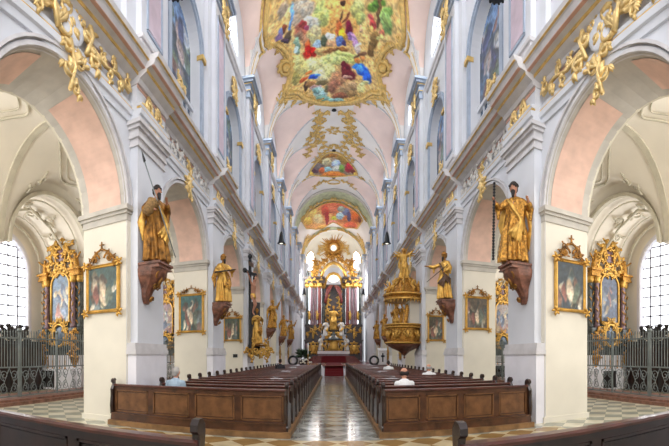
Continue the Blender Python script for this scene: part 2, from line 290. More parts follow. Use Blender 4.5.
def arcwall(mb,s,xf,y0,y1,z0,z1,ops,N=20):
    def q(ya,za,yb,zb,zc=None,zd=None):
        mb.add([(s*xf,ya,za),(s*xf,yb,zb),(s*xf,yb,z1 if zc is None else zc),(s*xf,ya,z1 if zd is None else zd)],[(0,1,2,3)])
    y=y0
    for yc,hw,zb,zs in ops:
        q(y,z0,yc-hw,z0)
        if zb>z0: q(yc-hw,z0,yc+hw,z0,zb,zb)
        P=[(yc-hw*math.cos(PI*i/N),zs+hw*math.sin(PI*i/N)) for i in range(N+1)]
        for a,b in zip(P,P[1:]): q(a[0],a[1],b[0],b[1])
        y=yc+hw
    q(y,z0,y1,z0)
def soffit(mb,s,xa,xb,yc,hw,zb,zs,a0=0,a1=180,N=20,sill=False,jamb=True):
    P=[(yc-hw*math.cos(R(a0+(a1-a0)*i/N)),zs+hw*math.sin(R(a0+(a1-a0)*i/N))) for i in range(N+1)]
    if jamb: P=[(yc-hw,zb)]+P+[(yc+hw,zb)]
    if sill: P=P+[P[0]]
    for a,b in zip(P,P[1:]): mb.add([(s*xa,a[0],a[1]),(s*xa,b[0],b[1]),(s*xb,b[0],b[1]),(s*xb,a[0],a[1])],[(0,1,2,3)])
def arcband(mb,s,x0,x1,yc,zs,r0,r1,a0=0,a1=180,N=28):
    rings=[]
    for i in range(N+1):
        a=R(a0+(a1-a0)*i/N); c,sn=math.cos(a),math.sin(a)
        rings.append([(s*x0,yc-r0*c,zs+r0*sn),(s*x1,yc-r0*c,zs+r0*sn),(s*x1,yc-r1*c,zs+r1*sn),(s*x0,yc-r1*c,zs+r1*sn)])
    mb.loft(rings)
def mould(mb,s,xw,prof,ya,yb):
    mb.loft([[(s*(xw-d),y,z) for d,z in prof] for y in (ya,yb)])
ARCH=[(0,7.6),(.05,7.6),(.07,7.74),(.12,7.76),(.14,7.88),(0,7.9)]
ARC2=[(0,7.96),(.1,7.96),(.12,8.02),(.02,8.05),(0,8.05)]
CORN=[(0,8.52),(.06,8.52),(.1,8.62),(.2,8.66),(.28,8.7),(.3,8.78),(.5,8.82),(.54,8.93),(.6,8.96),(.64,9.06),(0,9.12)]
for s,side in ((-1,'left'),(1,'right')):
    w=MB(); ops=[(b,HW(b),0,SPR) for b in BA[:7]]
    arcwall(w,s,W,-1.5,YE,0,9.12,ops)
    up=[(b,1.28,9.9,13.0) for b in BY[1:7]]
    arcwall(w,s,W,-1.5,YE,9.12,16.9,up)
    top=[(b,.95,17.3,18.3) for b in BY[:7]]
    arcwall(w,s,W+.02,-1.5,PY[7],16.9,21.6,top,12)
    wall=struct(w,'wall_'+side,M['wall'])
    a=MB(); arcwall(a,s,WA,-1.5,PY[7],SPR,9.6,[(b,HW(b),SPR,SPR) for b in BA[:7]]); struct(a,'aisle_face',M['aisle'],wall)
    for b in BA[:7]:
        h=HW(b); m=MB(); soffit(m,s,W,WA,b,h,SPR,SPR); struct(m,'arch_soffit',M['grey'],wall)
        m=MB()
        for q0,q1 in ((3,74),(106,177)): soffit(m,s,W+.16,WA-.22,b,h-.015,0,SPR,q0,q1,jamb=False)
        struct(m,'soffit_panel',M['pink'],wall)
        m=MB(); soffit(m,s,W+.02,W+.05,b,h-.02,0,SPR,0,180,jamb=False)
        arcband(m,s,W-.05,W,b,SPR,h,h+.08); arcband(m,s,W-.09,W,b,SPR,h+.11,h+.17)
        struct(m,'archivolt',M['mould'],wall)
        m=MB(); arcband(m,s,WA-.02,WA+.06,b,SPR,h,h+.15); struct(m,'aisle_archivolt',M['cstucco'],wall)
    for i,y in enumerate([PY[0]-.38]+PY[1:8]):
        p=MB(); p.box(s*(W-.012),s*(WA+.012),y-PH,y+PH,0,SPR-.02); 
        struct(p,'pier',M['cream'],wall)
        # impost
        m=MB(); 
        for z0,z1,d in ((5.13,5.2,.04),(5.2,5.3,.033),(5.3,5.37,.09),(5.37,5.49,.16)): m.box(s*(W-d*.6),s*(WA+d*.6),y-PH-d,y+PH+d,z0,z1)
        struct(m,'impost',M['grey'],wall)
        # lower pilaster
        m=MB(); m.box(s*(W-.22),s*W,y-.72,y+.72,1.9,7.05); struct(m,'pilaster',M['wall'],wall)
        m=MB(); m.box(s*(W-.26),s*W,y-PH+.01,y+PH-.01,0,1.76); struct(m,'pilaster_plinth',M['plinth'],wall)
        m=MB()
        for z0,z1,d in ((1.74,1.86,.285),(1.86,1.93,.265),(1.93,2.03,.245)): m.box(s*(W-d),s*W,y-.64-d,y+.64+d,z0,z1)
        struct(m,'pilaster_base',M['mould'],wall)
        m=MB(); m.box(s*(W-.05),s*WA+s*.05,y-PH-.04,y+PH+.04,0,.14); struct(m,'pier_base_course',M['cream'],wall)
        m=MB(); 
        for z0,z1,d in ((7.0,7.07,.27),(7.07,7.2,.24),(7.2,7.28,.3),(7.28,7.42,.27),(7.42,7.5,.34),(7.5,7.6,.4)): m.box(s*(W-d),s*W,y-.5-d,y+.5+d,z0,z1)
        struct(m,'pilaster_capital',M['mould'],wall)
    # entablature with breaks
    en=MB(); go=MB(); co=MB(); pk=MB()
    ys=[y for y in PY if y<YE]
    segs=[]; prev=-1.5
    for y in ys: segs.append((prev,y-.8,0)); segs.append((y-.8,y+.8,.24)); prev=y+.8
    segs.append((prev,YE,0))
    for ya,yb,d in segs:
        mould(en,s,W-d,ARCH,ya,yb); mould(en,s,W-d,ARC2,ya,yb); mould(co,s,W-d,CORN,ya-(.02 if d else 0),yb+(.02 if d else 0))
        go.box(s*(W-d-.105),s*(W-d),ya,yb,7.905,7.95); go.box(s*(W-d-.3),s*(W-d-.27),ya,yb,8.7,8.78); pk.box(s*(W-d-.5),s*(W-d-.42),ya,yb,8.795,8.812); go.box(s*(W-d-.62),s*(W-d-.5),ya,yb,8.945,8.955)
        pk.box(s*(W-d-.015),s*(W-d),ya,yb,8.44,8.52)
        if d: en.box(s*(W-d),s*W,ya,yb,7.6,8.52); co.box(s*(W-d),s*(W+.0),ya-.02,yb+.02,8.5,9.12)
    struct(en,'architrave',M['wall'],wall); struct(go,'gilded_line',M['goldp'],wall); struct(co,'cornice',M['mould'],wall); struct(pk,'frieze_edge',M['pinkline'],wall)
    # upper order
    for i,y in enumerate(ys):
        m=MB(); m.box(s*(W-.42),s*W,y-.86,y+.86,9.1,9.55); m.box(s*(W-.47),s*W,y-.9,y+.9,9.55,9.65); struct(m,'upper_pedestal',M['mould'],wall)
        m=MB(); m.box(s*(W-.16),s*W,y-1.15,y+1.15,9.1,16.2); m.box(s*(W-.32),s*W,y-.7,y+.7,9.6,16.05); struct(m,'upper_pilaster',M['wall'],wall)
        m=MB(); m.box(s*(W-.34),s*W,y-.34,y+.34,10.2,15.4); struct(m,'pilaster_panel',M['panel'],wall)
        m=MB()
        for yy in (-.4,.4): m.box(s*(W-.36),s*(W-.32),y+yy-.03,y+yy+.03,10.1,15.5)
        for zz in (10.1,15.5): m.box(s*(W-.36),s*(W-.32),y-.43,y+.43,zz-.03,zz+.03)
        struct(m,'panel_moulding',M['blue'],wall)
        m=MB()
        for z0,z1,d in ((15.95,16.05,.4),(16.05,16.3,.36),(16.3,16.36,.42),(16.36,16.6,.4),(16.6,16.68,.5),(16.68,16.8,.6),(16.8,16.92,.7)): m.box(s*(W-d),s*W,y-.4-d,y+.4+d,z0,z1)
        struct(m,'upper_capital',M['blue'],wall)
        m=MB(); 
        for zz,d in ((16.33,.43),(16.64,.52)): m.box(s*(W-d),s*W,y-.4-d,y+.4+d,zz-.02,zz+.02)
        struct(m,'capital_gilding',M['goldp'],wall)
    m=MB()
    for ya,yb in zip([-1.5]+ys,ys+[YE]):
        mould(m,s,W,[(0,16.0),(.1,16.02),(.14,16.12),(.2,16.15),(.22,16.25),(0,16.3)],ya,yb)
    struct(m,'upper_string_course',M['mould'],wall)
    for j,b in enumerate(BY[1:7]):
        m=MB(); soffit(m,s,W,W+.42,b,1.28,9.9,13.0,sill=True); struct(m,'niche_reveal',M['wall'],wall)
        m=MB(); arcband(m,s,W-.08,W,b,13.0,1.3,1.52)
        for q in (-1,1): m.box(s*(W-.08),s*W,b+q*1.3,b+q*1.52,9.6,13.0)
        arcband(m,s,W-.12,W,b,13.0,1.42,1.5)
        struct(m,'niche_moulding',M['blue'],wall)
        m=MB()
        for q in (-1,1): m.box(s*(W-.16),s*(W+.1),b+q*1.24,b+q*1.6,12.85,13.02)
        struct(m,'niche_impost',M['goldp'],wall)
    # clerestory windows in the lunettes
    for j,b in enumerate(BY[:7]):
        m=MB(); hw=.95
        m.add([(s*(W+.25),b-hw,17.3),(s*(W+.25),b+hw,17.3)]+[(s*(W+.25),b+hw*math.cos(PI*i/10),18.3+hw*math.sin(PI*i/10)) for i in range(11)],[tuple(range(13))])
        wn=m.build('window_%d'%(j+1+(7 if s>0 else 0)),M['pane2']); wn['kind']='structure'
        m=MB(); soffit(m,s,W,W+.3,b,hw,17.3,18.3,sill=True); struct(m,'window_reveal',M['wall'],wn)
        m=MB()
        for q in (-.32,.32): m.box(s*(W+.2),s*(W+.23),b+q-.02,b+q+.02,17.3,19.2)
        for z in (17.8,18.3,18.8): m.box(s*(W+.2),s*(W+.23),b-hw,b+hw,z-.02,z+.02)
        struct(m,'window_leading',M['lead'],wn)
# nave vault
hl0=[(-4.1,20.4)]+[(a*1.04,b) for a,b in O1 if b>20.6]; HB=hl0+[(-a,b) for a,b in hl0[::-1]]; HB=HB+[(a,40.8-b) for a,b in HB[::-1]][1:-1]
nx,ny=64,400
xs=[-W+2*W*i/nx for i in range(nx+1)]; yv=[-1.5+(YE+1.5)*j/ny for j in range(ny+1)]
m=MB(); vs=[];fl=[]
for y in yv:
    for x in xs:
        z,l=V(x,y); vs.append((x,y,z)); fl.append(l)
fs=[(j*(nx+1)+i,j*(nx+1)+i+1,(j+1)*(nx+1)+i+1,(j+1)*(nx+1)+i) for j in range(ny) for i in range(nx)]
m.add(vs,fs); m.mi=[1 if sum(fl[k] for k in f)>=3 else 0 for f in fs]
ceil=struct(m,'ceiling',[M['vault'],M['lunette']],smooth=True)
# groin lines of the lunettes
for s in (-1,1):
    for b in BY[:7]:
        pts=[]
        N=26
        for q in (-1,1):
            L=[]
            for i in range(N+1):
                x=1.6+(4.83-1.6)*i/N
                zb=16.9+math.sqrt(max(0,4.85**2-x*x)); rr=(zb-16.9)/(lun_ridge(x)-16.9)
                if rr<1 and not (abs(b-PY[3])<3.5 and inpoly(np.array([s*x]),np.array([b+q*2.72*lun_t(rr)]),HB)[0]): L.append((s*x,b+q*2.72*lun_t(rr),zb-.03))
            mg=MB()
            if len(L)<3: continue
            mg.tube(L,.055,6); struct(mg,'groin_moulding',M['mould'],ceil,True)
for y in PY[1:7]:
    for s in (-1,1):
        L=[(s*4.72*math.cos(R(a)),y,16.9+4.75*math.sin(R(a))) for a in range(0,28 if y==PY[3] else 44,4)]
        mg=MB(); mg.loft([[(x-s*.0,y-.22,z),(x,y+.22,z),(x*1.03,y+.2,z+.12),(x*1.03,y-.2,z+.12)] for x,_,z in L]); struct(mg,'vault_rib',M['vault'],ceil)
        mg=MB()
        for q in (-.23,.23): mg.tube([(x,y+q,z) for x,_,z in L],.022,5)
        struct(mg,'rib_gilding',M['goldp'],ceil)
# choir arch and painted band
for y0,y1,r,mt in ((43.6,44.1,4.72,'grey'),(44.1,47.0,4.80,'greenb'),(56.6,57.6,4.78,'greenb'),(57.6,58.0,4.65,'vault')):
    mg=MB(); mg.loft([[(-r*math.cos(R(a)),y,16.9+r*math.sin(R(a))) for y in (y0,y1)]+[(-(r+.1)*math.cos(R(a)),y,16.9+(r+.1)*math.sin(R(a))) for y in (y1,y0)] for a in range(0,181,5)]); struct(mg,'vault_arch_band',M[mt],ceil,False)
# apse
ap=MB(); n=32
ap.add([(-4.85*math.cos(PI*i/n),YE+4.85*math.sin(PI*i/n),z) for z in (0,16.9) for i in range(n+1)],[(i,i+1,n+2+i,n+1+i) for i in range(n)])
apse=struct(ap,'wall_apse',M['wall'],smooth=True)
ap=MB(); ap.loft([[(-4.85*math.cos(PI*i/n)*math.cos(R(e)),YE+4.85*math.sin(PI*i/n)*math.cos(R(e)),16.9+4.85*math.sin(R(e))) for i in range(n+1)] for e in range(0,91,6)],caps=False,closed=False)
struct(ap,'apse_dome',M['cream'],apse,True)
def apsept(l,z,r=4.8): return (l,YE+math.sqrt(r*r-l*l),z)
nwin=15
for s in (-1,1):
    # oval windows and tall windows lit by the sky
    m=MB(); vs=[]
    for i in range(24):
        a=2*PI*i/24; th=.48*math.cos(a); z=17.4+1.6*math.sin(a); ang=PI/2-s*(1.02+th*.55)
        rr=4.74; 
        if z>16.9: rr=math.sqrt(max(.1,4.72**2-(z-16.9)**2))
        vs.append((rr*math.cos(ang),YE+rr*math.sin(ang),z))
    m.add(vs,[tuple(range(24))]); o=m.build('window_%d'%nwin,M['pane2']); o['kind']='structure'; nwin+=1
    m=MB(); m.tube(vs+[vs[0]],.09,6); struct(m,'window_frame',M['goldp'],o,True)
    m=MB(); P=[]
    for q in (-1,1):
        ang=PI/2-s*(1.08+q*.2); P.append((4.78*math.cos(ang),YE+4.78*math.sin(ang)))
    m.add([(P[0][0],P[0][1],6.5),(P[1][0],P[1][1],6.5),(P[1][0],P[1][1],14.2),((P[0][0]+P[1][0])/2,(P[0][1]+P[1][1])/2,14.8),(P[0][0],P[0][1],14.2)],[(0,1,2,3,4)])
    o=m.build('window_%d'%nwin,M['pane2']); o['kind']='structure'; nwin+=1
    m=MB()
    for p in P: m.box(p[0]-.07,p[0]+.07,p[1]-.2,p[1],6.4,14.4)
    struct(m,'window_frame',M['wall'],o)
m=MB(); m.box(-4.6,4.6,57.2,57.5,0,.1)
# pilasters of the apse drum
for a in (20,50,75,105,130,160):
    c,sn=math.cos(R(a)),math.sin(R(a)); m=MB(); m.T=Matrix.Translation((4.7*c,YE+4.7*sn,0))@Matrix.Rotation(R(a),4,'Z'); m.box(-.15,.15,-.3,.3,1,16.2); m.box(-.3,.2,-.4,.4,16.2,16.8); struct(m,'apse_pilaster',M['wall'],apse)
# glowing choir windows, added to go with the fill on the high altar
for s in (-1,1):
    m=MB(); m.add([(s*4.99,y,z) for y,z in ((50.9,9.5),(53.4,9.5),(53.4,14.3),(52.15,15.4),(50.9,14.3))],[(0,1,2,3,4)]); o=m.build('window_%d'%nwin,M['pane2']); o['kind']='structure'; nwin+=1
    m=MB(); m.tube([(s*4.97,y,z) for y,z in ((50.9,9.5),(53.4,9.5),(53.4,14.3),(52.15,15.4),(50.9,14.3),(50.9,9.5))],.1,6); struct(m,'window_frame',M['wall'],o)
# floor
m=MB(); 
def fq(x0,x1,y0,y1,mi,z=0): m.m=mi; m.add([(x0,y0,z),(x1,y0,z),(x1,y1,z),(x0,y1,z)],[(0,1,2,3)])
fq(-15,15,-3,3.6,0); fq(-15,-W,3.6,45,0); fq(W,15,3.6,45,0); fq(-W,W,3.6,7.3,2); fq(-W,-1.15,7.3,45,0); fq(1.15,W,7.3,45,0); fq(-1.15,1.15,7.3,45,1); fq(-15,15,45,64,0)
fl=m.build('floor',[M['fl_aisle'],M['fl_mid'],M['fl_cross']]); fl['kind']='structure'
# chancel platform
m=MB(); m.box(-5,-.95,30.4,62.5,0,.84); m.box(.95,5,30.4,62.5,0,.84); m.box(-.95,.95,32.4,62.5,0,.84); o=m.build('floor_chancel',M['plinth']); o['kind']='structure'
m=MB(); m.box(-4.98,4.98,31.3,57,.842,.86); o=m.build('floor_chancel_paving',M['redm']); o['kind']='structure'
# aisles
def A(x,y):
    z=-1
    if x<=11.2:
        t=(x-8.8)/2.45; z=6.2+3.3*math.sqrt(max(0,1-t*t))
    k=(y-PY[0])/5.85; fr=(k-math.floor(k))-.5; t=fr*5.85/2.62
    hgt=2.55 if x>11.2 else 2.95
    zc=6.2+(hgt*math.sqrt(1-t*t) if abs(t)<1 else 0)
    return max(z,zc)
for s,side in ((-1,'left'),(1,'right')):
    m=MB(); X=[6.38+ (8.25)*i/56 for i in range(57)]+[]; ny=260; Yv=[-1.5+46*j/ny for j in range(ny+1)]
    m.add([(s*x,y,A(x,y)) for y in Yv for x in X],[(j*57+i,j*57+i+1,(j+1)*57+i+1,(j+1)*57+i) for j in range(ny) for i in range(56)])
    ac=struct(m,'ceiling_aisle_'+side,M['aisle'],smooth=True)
    # outer wall with windows
    m=MB(); arcwall(m,s,14.6,-1.5,44.5,0,9,[(b-.3,1.85,3.0,6.1) for b in BY[:7]]); wo=struct(m,'wall_aisle_'+side,M['aisle'])
    for j,b in enumerate(BY[:5]):
        bb=b; b=b-.3
        m=MB(); soffit(m,s,14.6,15.0,b,1.85,3.0,6.1,sill=True); arcband(m,s,14.55,14.6,b,6.1,1.88,2.05)
        for q in (-1,1): m.box(s*14.55,s*14.6,b+q*1.88,b+q*2.05,3,6.1)
        struct(m,'window_reveal',M['plinth'],wo)
        m=MB(); m.add([(s*14.9,b-1.85,3.0),(s*14.9,b+1.85,3.0)]+[(s*14.9,b+1.85*math.cos(PI*i/14),6.1+1.85*math.sin(PI*i/14)) for i in range(15)],[tuple(range(17))])
        o=m.build('window_%d'%nwin,M['pane']); o['kind']='structure'; nwin+=1
        m=MB()
        for q in range(-2,3): 
            yy=b+q*.66; h=6.1+math.sqrt(max(.02,1.85**2-(q*.66)**2)); m.box(s*14.82,s*14.86,yy-.032,yy+.032,3,h)
        for q in range(9):
            z=3.3+q*.52; hw=1.85 if z<6.1 else math.sqrt(max(.02,1.85**2-(z-6.1)**2)); m.box(s*14.82,s*14.86,b-hw,b+hw,z-.03,z+.03)
        struct(m,'window_leading',M['lead'],o)
    for i,y in enumerate(PY[:8]):
        m=MB(); m.box(s*(11.2 if i>1 else 12.8),s*14.6,y-.36,y+.36,0,8.9); struct(m,'chapel_wall',M['aisle'],wo)
        m=MB(); m.box(s*11.05,s*11.5,y-.44,y+.44,5.9,6.2); m.box(s*11.0,s*11.5,y-.5,y+.5,6.1,6.22)
        if i>1: struct(m,'chapel_impost',M['cstucco'],wo)
        m=MB(); L=[(s*(8.8-2.38*math.cos(R(a))),y,6.2+3.25*math.sin(R(a))) for a in range(0,181,6)]
        m.loft([[(x,y-.14,z-.0),(x,y+.14,z),(x,y+.14,z+.15),(x,y-.14,z+.15)] for x,_,z in L]); 
        struct(m,'aisle_rib',M['cstucco'],ac)
    for i,b in enumerate(BY[:5]):
        m=MB(); arcband(m,s,11.1,11.3,b,6.2,2.45,2.6); arcband(m,s,14.3,14.4,b,6.2,2.2,2.32); struct(m,'chapel_arch_moulding',M['cstucco'],ac)
        # stucco line frame on the aisle vault
        m=MB()
        def am(u,v,d): return (s*(8.8+u),b+v,A(8.8+u,b+v)-.02-d)
        F=[(1.5*math.cos(t)+.25*math.cos(3*t),1.9*math.sin(t)-.2*math.sin(3*t),.05) for t in [2*PI*k/48 for k in range(49)]]
        S=[F,[(u*.82,v*.82,.03) for u,v,_ in F]]
        S+=garland([(1.75,1.2),(2.1,1.9)],.4,i+3)+garland([(-1.75,1.2),(-2.1,1.9)],.4,i+3)+garland([(1.75,-1.2),(2.1,-1.9)],.4,i+5)+garland([(-1.75,-1.2),(-2.1,-1.9)],.4,i+7)
        S=[[p for p in st if abs(p[0])<2.3] for st in S]; S=[st for st in S if len(st)>2]
        strokes(m,S,am); struct(m,'vault_stucco_relief',M['cstucco'],ac,True)
        m=MB()
        def cm(u,v,d):     # on the chapel barrel vault: u along x, v = angle
            t=PI/2+v/2.5; return (s*(12.8+u),b-2.5*math.cos(t),6.2+2.46*math.sin(t)-d)
        S=garland([(-.2,-3.0),(.1,-1.6),(-.1,0),(.1,1.6),(-.2,3.0)],.75,11,.8)
        S+=[[(u,v/10,.05) for v in range(-34,35,4)] for u in (-1.0,1.0)]
        strokes(m,S,cm,rs=.7); struct(m,'chapel_stucco_relief',M['cstucco'],ac,True)
m=MB(); 
for s in (-1,1): m.add([(s*6.4,44.5,0),(s*14.6,44.5,0),(s*14.6,44.5,10),(s*6.4,44.5,10)],[(0,1,2,3)])
o=m.build('wall_aisle_end',M['aisle']); o['kind']='structure'
# ------------------------------------------------------------------ frescoes
def fresco(name,label,poly,blobs,base,seed,nx=150,ny=150,drop=.05,fr=.13,warp=.05):
    xs=[p[0] for p in poly]; yy=[p[1] for p in poly]; x0,x1,y0,y1=min(xs),max(xs),min(yy),max(yy)
    gx,gy=np.meshgrid(np.linspace(x0,x1,nx+1),np.linspace(y0,y1,ny+1)); gx=gx.ravel(); gy=gy.ravel()
    cols=np.clip(paint(gx,gy,base,blobs,seed,warp*1.6,4,.36,5.5)*1.12,0,.95)
    ins=inpoly(gx,gy,poly)
    fs=[]
    for j in range(ny):
        for i in range(nx):
            f=(j*(nx+1)+i,j*(nx+1)+i+1,(j+1)*(nx+1)+i+1,(j+1)*(nx+1)+i)
            if ins[f[0]] or ins[f[2]] or ins[f[1]] or ins[f[3]]: fs.append(f)
    used=sorted({k for f in fs for k in f}); mp={k:i for i,k in enumerate(used)}
    m=MB(); m.add([(gx[k],gy[k],V(gx[k],gy[k])[0]-drop) for k in used],[tuple(mp[k] for k in f) for f in fs])
    root=empty(name,(0,0,0)); tag(root,label,'fresco')
    o=m.build('painted_field',M['fresco'],root,True); setcol(o.data,cols[used])
    P=poly+[poly[0]]; pts=[]
    for a,b in zip(P,P[1:]):
        n=max(1,int(math.hypot(b[0]-a[0],b[1]-a[1])/.18))
        for k in range(n): t=k/n; x=a[0]+(b[0]-a[0])*t; y=a[1]+(b[1]-a[1])*t; pts.append((x,y))
    for it in range(3): pts=[((pts[i-1][0]+2*pts[i][0]+pts[(i+1)%len(pts)][0])/4,(pts[i-1][1]+2*pts[i][1]+pts[(i+1)%len(pts)][1])/4) for i in range(len(pts))]
    m=MB(); m.tube([(x,y,V(x,y)[0]-drop-.02) for x,y in pts+[pts[0]]],fr,8)
    cx=sum(p[0] for p in pts)/len(pts); cy=sum(p[1] for p in pts)/len(pts)
    if fr>.09: m.tube([(cx+(x-cx)*1.07,cy+(y-cy)*1.03,V(min(4.8,max(-4.8,cx+(x-cx)*1.07)),cy+(y-cy)*1.03)[0]-drop) for x,y in pts+[pts[0]]],fr*.55,6)
    m.build('gilded_frame',M['goldp'],root,True)
    return root
hl=[p for p in O1 if p[1]>20.6]; hl=[(-3.9,20.4)]+hl
O1f=hl+[(-x,y) for x,y in hl[-2::-1]]; top=[(x,40.8-y) for x,y in O1f[::-1]][1:-1]; 
fx=fresco('ceiling_fresco','large vault fresco of figures raising a cross under an orange sky, scalloped gilt frame',O1f+top,F1,(214,180,120),2,190,330,.06,.15)
def vm(u,v,d): 
    return (u,v,V(u,v)[0]-.03-d)
m=MB()
G=garland([(-3.9,20.4),(-4.25,21.2),(-4.2,22.0)],.55,3)+garland([(-3.5,25.0),(-3.7,25.8),(-3.0,26.7),(-2.3,27.5),(-1.2,28.7)],.6,5)+garland([(-3.9,25.3),(-3.4,26.3)],.45,5)+garland([(-4.0,20.6),(-3.8,21.8),(-3.3,22.7)],.5,8)
GG=[garland([(-3.9,20.4),(-4.25,21.2),(-4.2,22.0)],.55,3)+garland([(-4.0,20.6),(-3.8,21.8),(-3.3,22.7)],.5,8),garland([(-3.9,25.3),(-3.4,26.3)],.45,5)+garland([(-3.5,25.0),(-3.7,25.8),(-3.0,26.7),(-2.3,27.5),(-1.2,28.7)],.6,5)]
for g in GG:
    for q in (1,-1):
        m=MB(); strokes(m,[[(q*a,b,c) for a,b,c in st] for st in g],vm); m.build('scrollwork',M['goldp'],fx,True)
for s in (-1,1):
    m=MB()
    for k in range(9):
        a=2*PI*k/9; strokes(m,[spiral(s*3.22+.33*math.cos(a),24.0+.42*math.sin(a),.24,a,.8,1,.07)],vm)
    strokes(m,[[(s*3.22+.38*math.cos(2*PI*k/16),24.0+.5*math.sin(2*PI*k/16),.13) for k in range(17)]],vm)
    m.ball((s*3.22,24,V(3.22,24)[0]-.1),.28)
    m.build('rosette',M['goldp'],fx,True)
fresco('ceiling_fresco','small three-cornered vault fresco with pale clouds between two dark vault openings',O2[::-1] if 0 else O2,F2,(170,150,110),6,110,90,.06,.08)
f3=fresco('ceiling_fresco','wide red and ochre fresco on the choir vault above the high altar',O3,F3,(206,150,96),8,120,110,.12,.09)
# gold ornament on the vault between the first two frescoes
def vorn(label,strk,grp=None,name='vault_ornament'):
    m=MB(); strokes(m,strk,vm); o=m.build(name,M['goldp'],None,True); tag(o,label,'ornament',grp); return o
S=garland([(-.5,29.7),(-1.35,30.4),(-1.5,31.6),(-1.3,33.0),(-1.0,34.3),(-.45,35.1)],.62,21,1.1)+garland([(-1.4,30.5),(-1.1,29.6)],.5,4)+garland([(-1.6,33.2),(-2.3,34.6),(-2.7,35.6)],.55,9)+garland([(-1.5,31.8),(-2.2,32.8),(-2.4,33.4)],.45,13)
S=mirror(S)+garland([(-.5,32.4),(0,32.9),(.5,32.4),(0,31.9),(-.5,32.4)],.3,7)
vorn('open gilded scrollwork cartouche on the white vault between the two nearer frescoes',S)
for s,land in ((-1,'crucifix'),(1,'pulpit')):
    for sp,sd,lab in (([(.5,35.2),(1.3,35.9),(2.0,36.9)],31,'along the upper edge of the three-cornered fresco'),([(2.9,38.6),(3.1,39.6)],33,'at the lower corner of the three-cornered fresco'),([(.8,41.5),(1.8,41.6),(2.4,42.4)],35,'beside the small oval before the choir arch')):
        vorn('gilded vault scroll %s, %s side'%(lab,land),garland([(s*a,b) for a,b in sp],.4,sd))
vorn('small gilded oval ring on the vault before the choir arch',[[(.7*math.cos(t),41.9+.5*math.sin(t),.07) for t in [2*PI*k/20 for k in range(21)]]])
def cmv(u,v,d): return (u,v,16.9+math.sqrt(max(.01,4.66**2-u*u))-d)
for lab,mt,S in (('gilded leaf scrolls along the pale green band of the choir arch','goldp',mirror(garland([(-4.2,46.6),(-3.2,46.2),(-2.0,46.4),(-.9,46.2),(0,46.5)],.6,41))),
                 ('gilded scrolls on the vault just before the apse, crucifix side','goldp',garland([(-4.2,53.5),(-4.3,55.2),(-3.4,57.0),(-2.2,57.0),(-.6,56.8)],.65,43)),('gilded scrolls on the vault just before the apse, pulpit side','goldp',garland([(4.2,53.5),(4.3,55.2),(3.4,57.0),(2.2,57.0),(.6,56.8)],.65,43))):
    m=MB(); strokes(m,S,cmv); o=m.build('vault_ornament',M[mt],None,True); tag(o,lab,'ornament')
# vault openings: black discs stand in for the dark inside the holes
for y,lab in ((29.7,'directly beyond the large fresco frame'),(35.55,'between the gold cartouche and the three-cornered fresco'),(41.0,'beyond the three-cornered fresco')):
    m=MB(); m.rev([(.0,0),(.16,0),(.2,-.05),(.16,-.07),(0,-.06)],16,(0,y,V(0,y)[0]-.01)); o=m.build('vault_hole_disc',M['black'],None); tag(o,'small black round vault opening '+lab,'opening')
# dome ornament
def dm(u,v,d):
    r=4.7-d; l=max(-4.5,min(4.5,u)); z=v
    e=math.asin(max(-1,min(1,(z-16.9)/r))) if z>16.9 else 0; rr=r*math.cos(e); l=max(-rr*.98,min(rr*.98,l)); return (l,YE+math.sqrt(max(0,rr*rr-l*l)),z)
for s,land in ((-1,'crucifix'),(1,'pulpit')):
    m=MB(); strokes(m,[[(s*a,b,c) for a,b,c in st] for st in garland([(2.3,18.7),(2.5,19.5),(2.0,19.9),(1.2,20.0),(.6,20.6)],.6,3)],dm)
    o=m.build('dome_ornament',M['goldp'],None,True); tag(o,'gilded leaf ornament in the apse dome above the oval window, %s side'%land,'ornament')
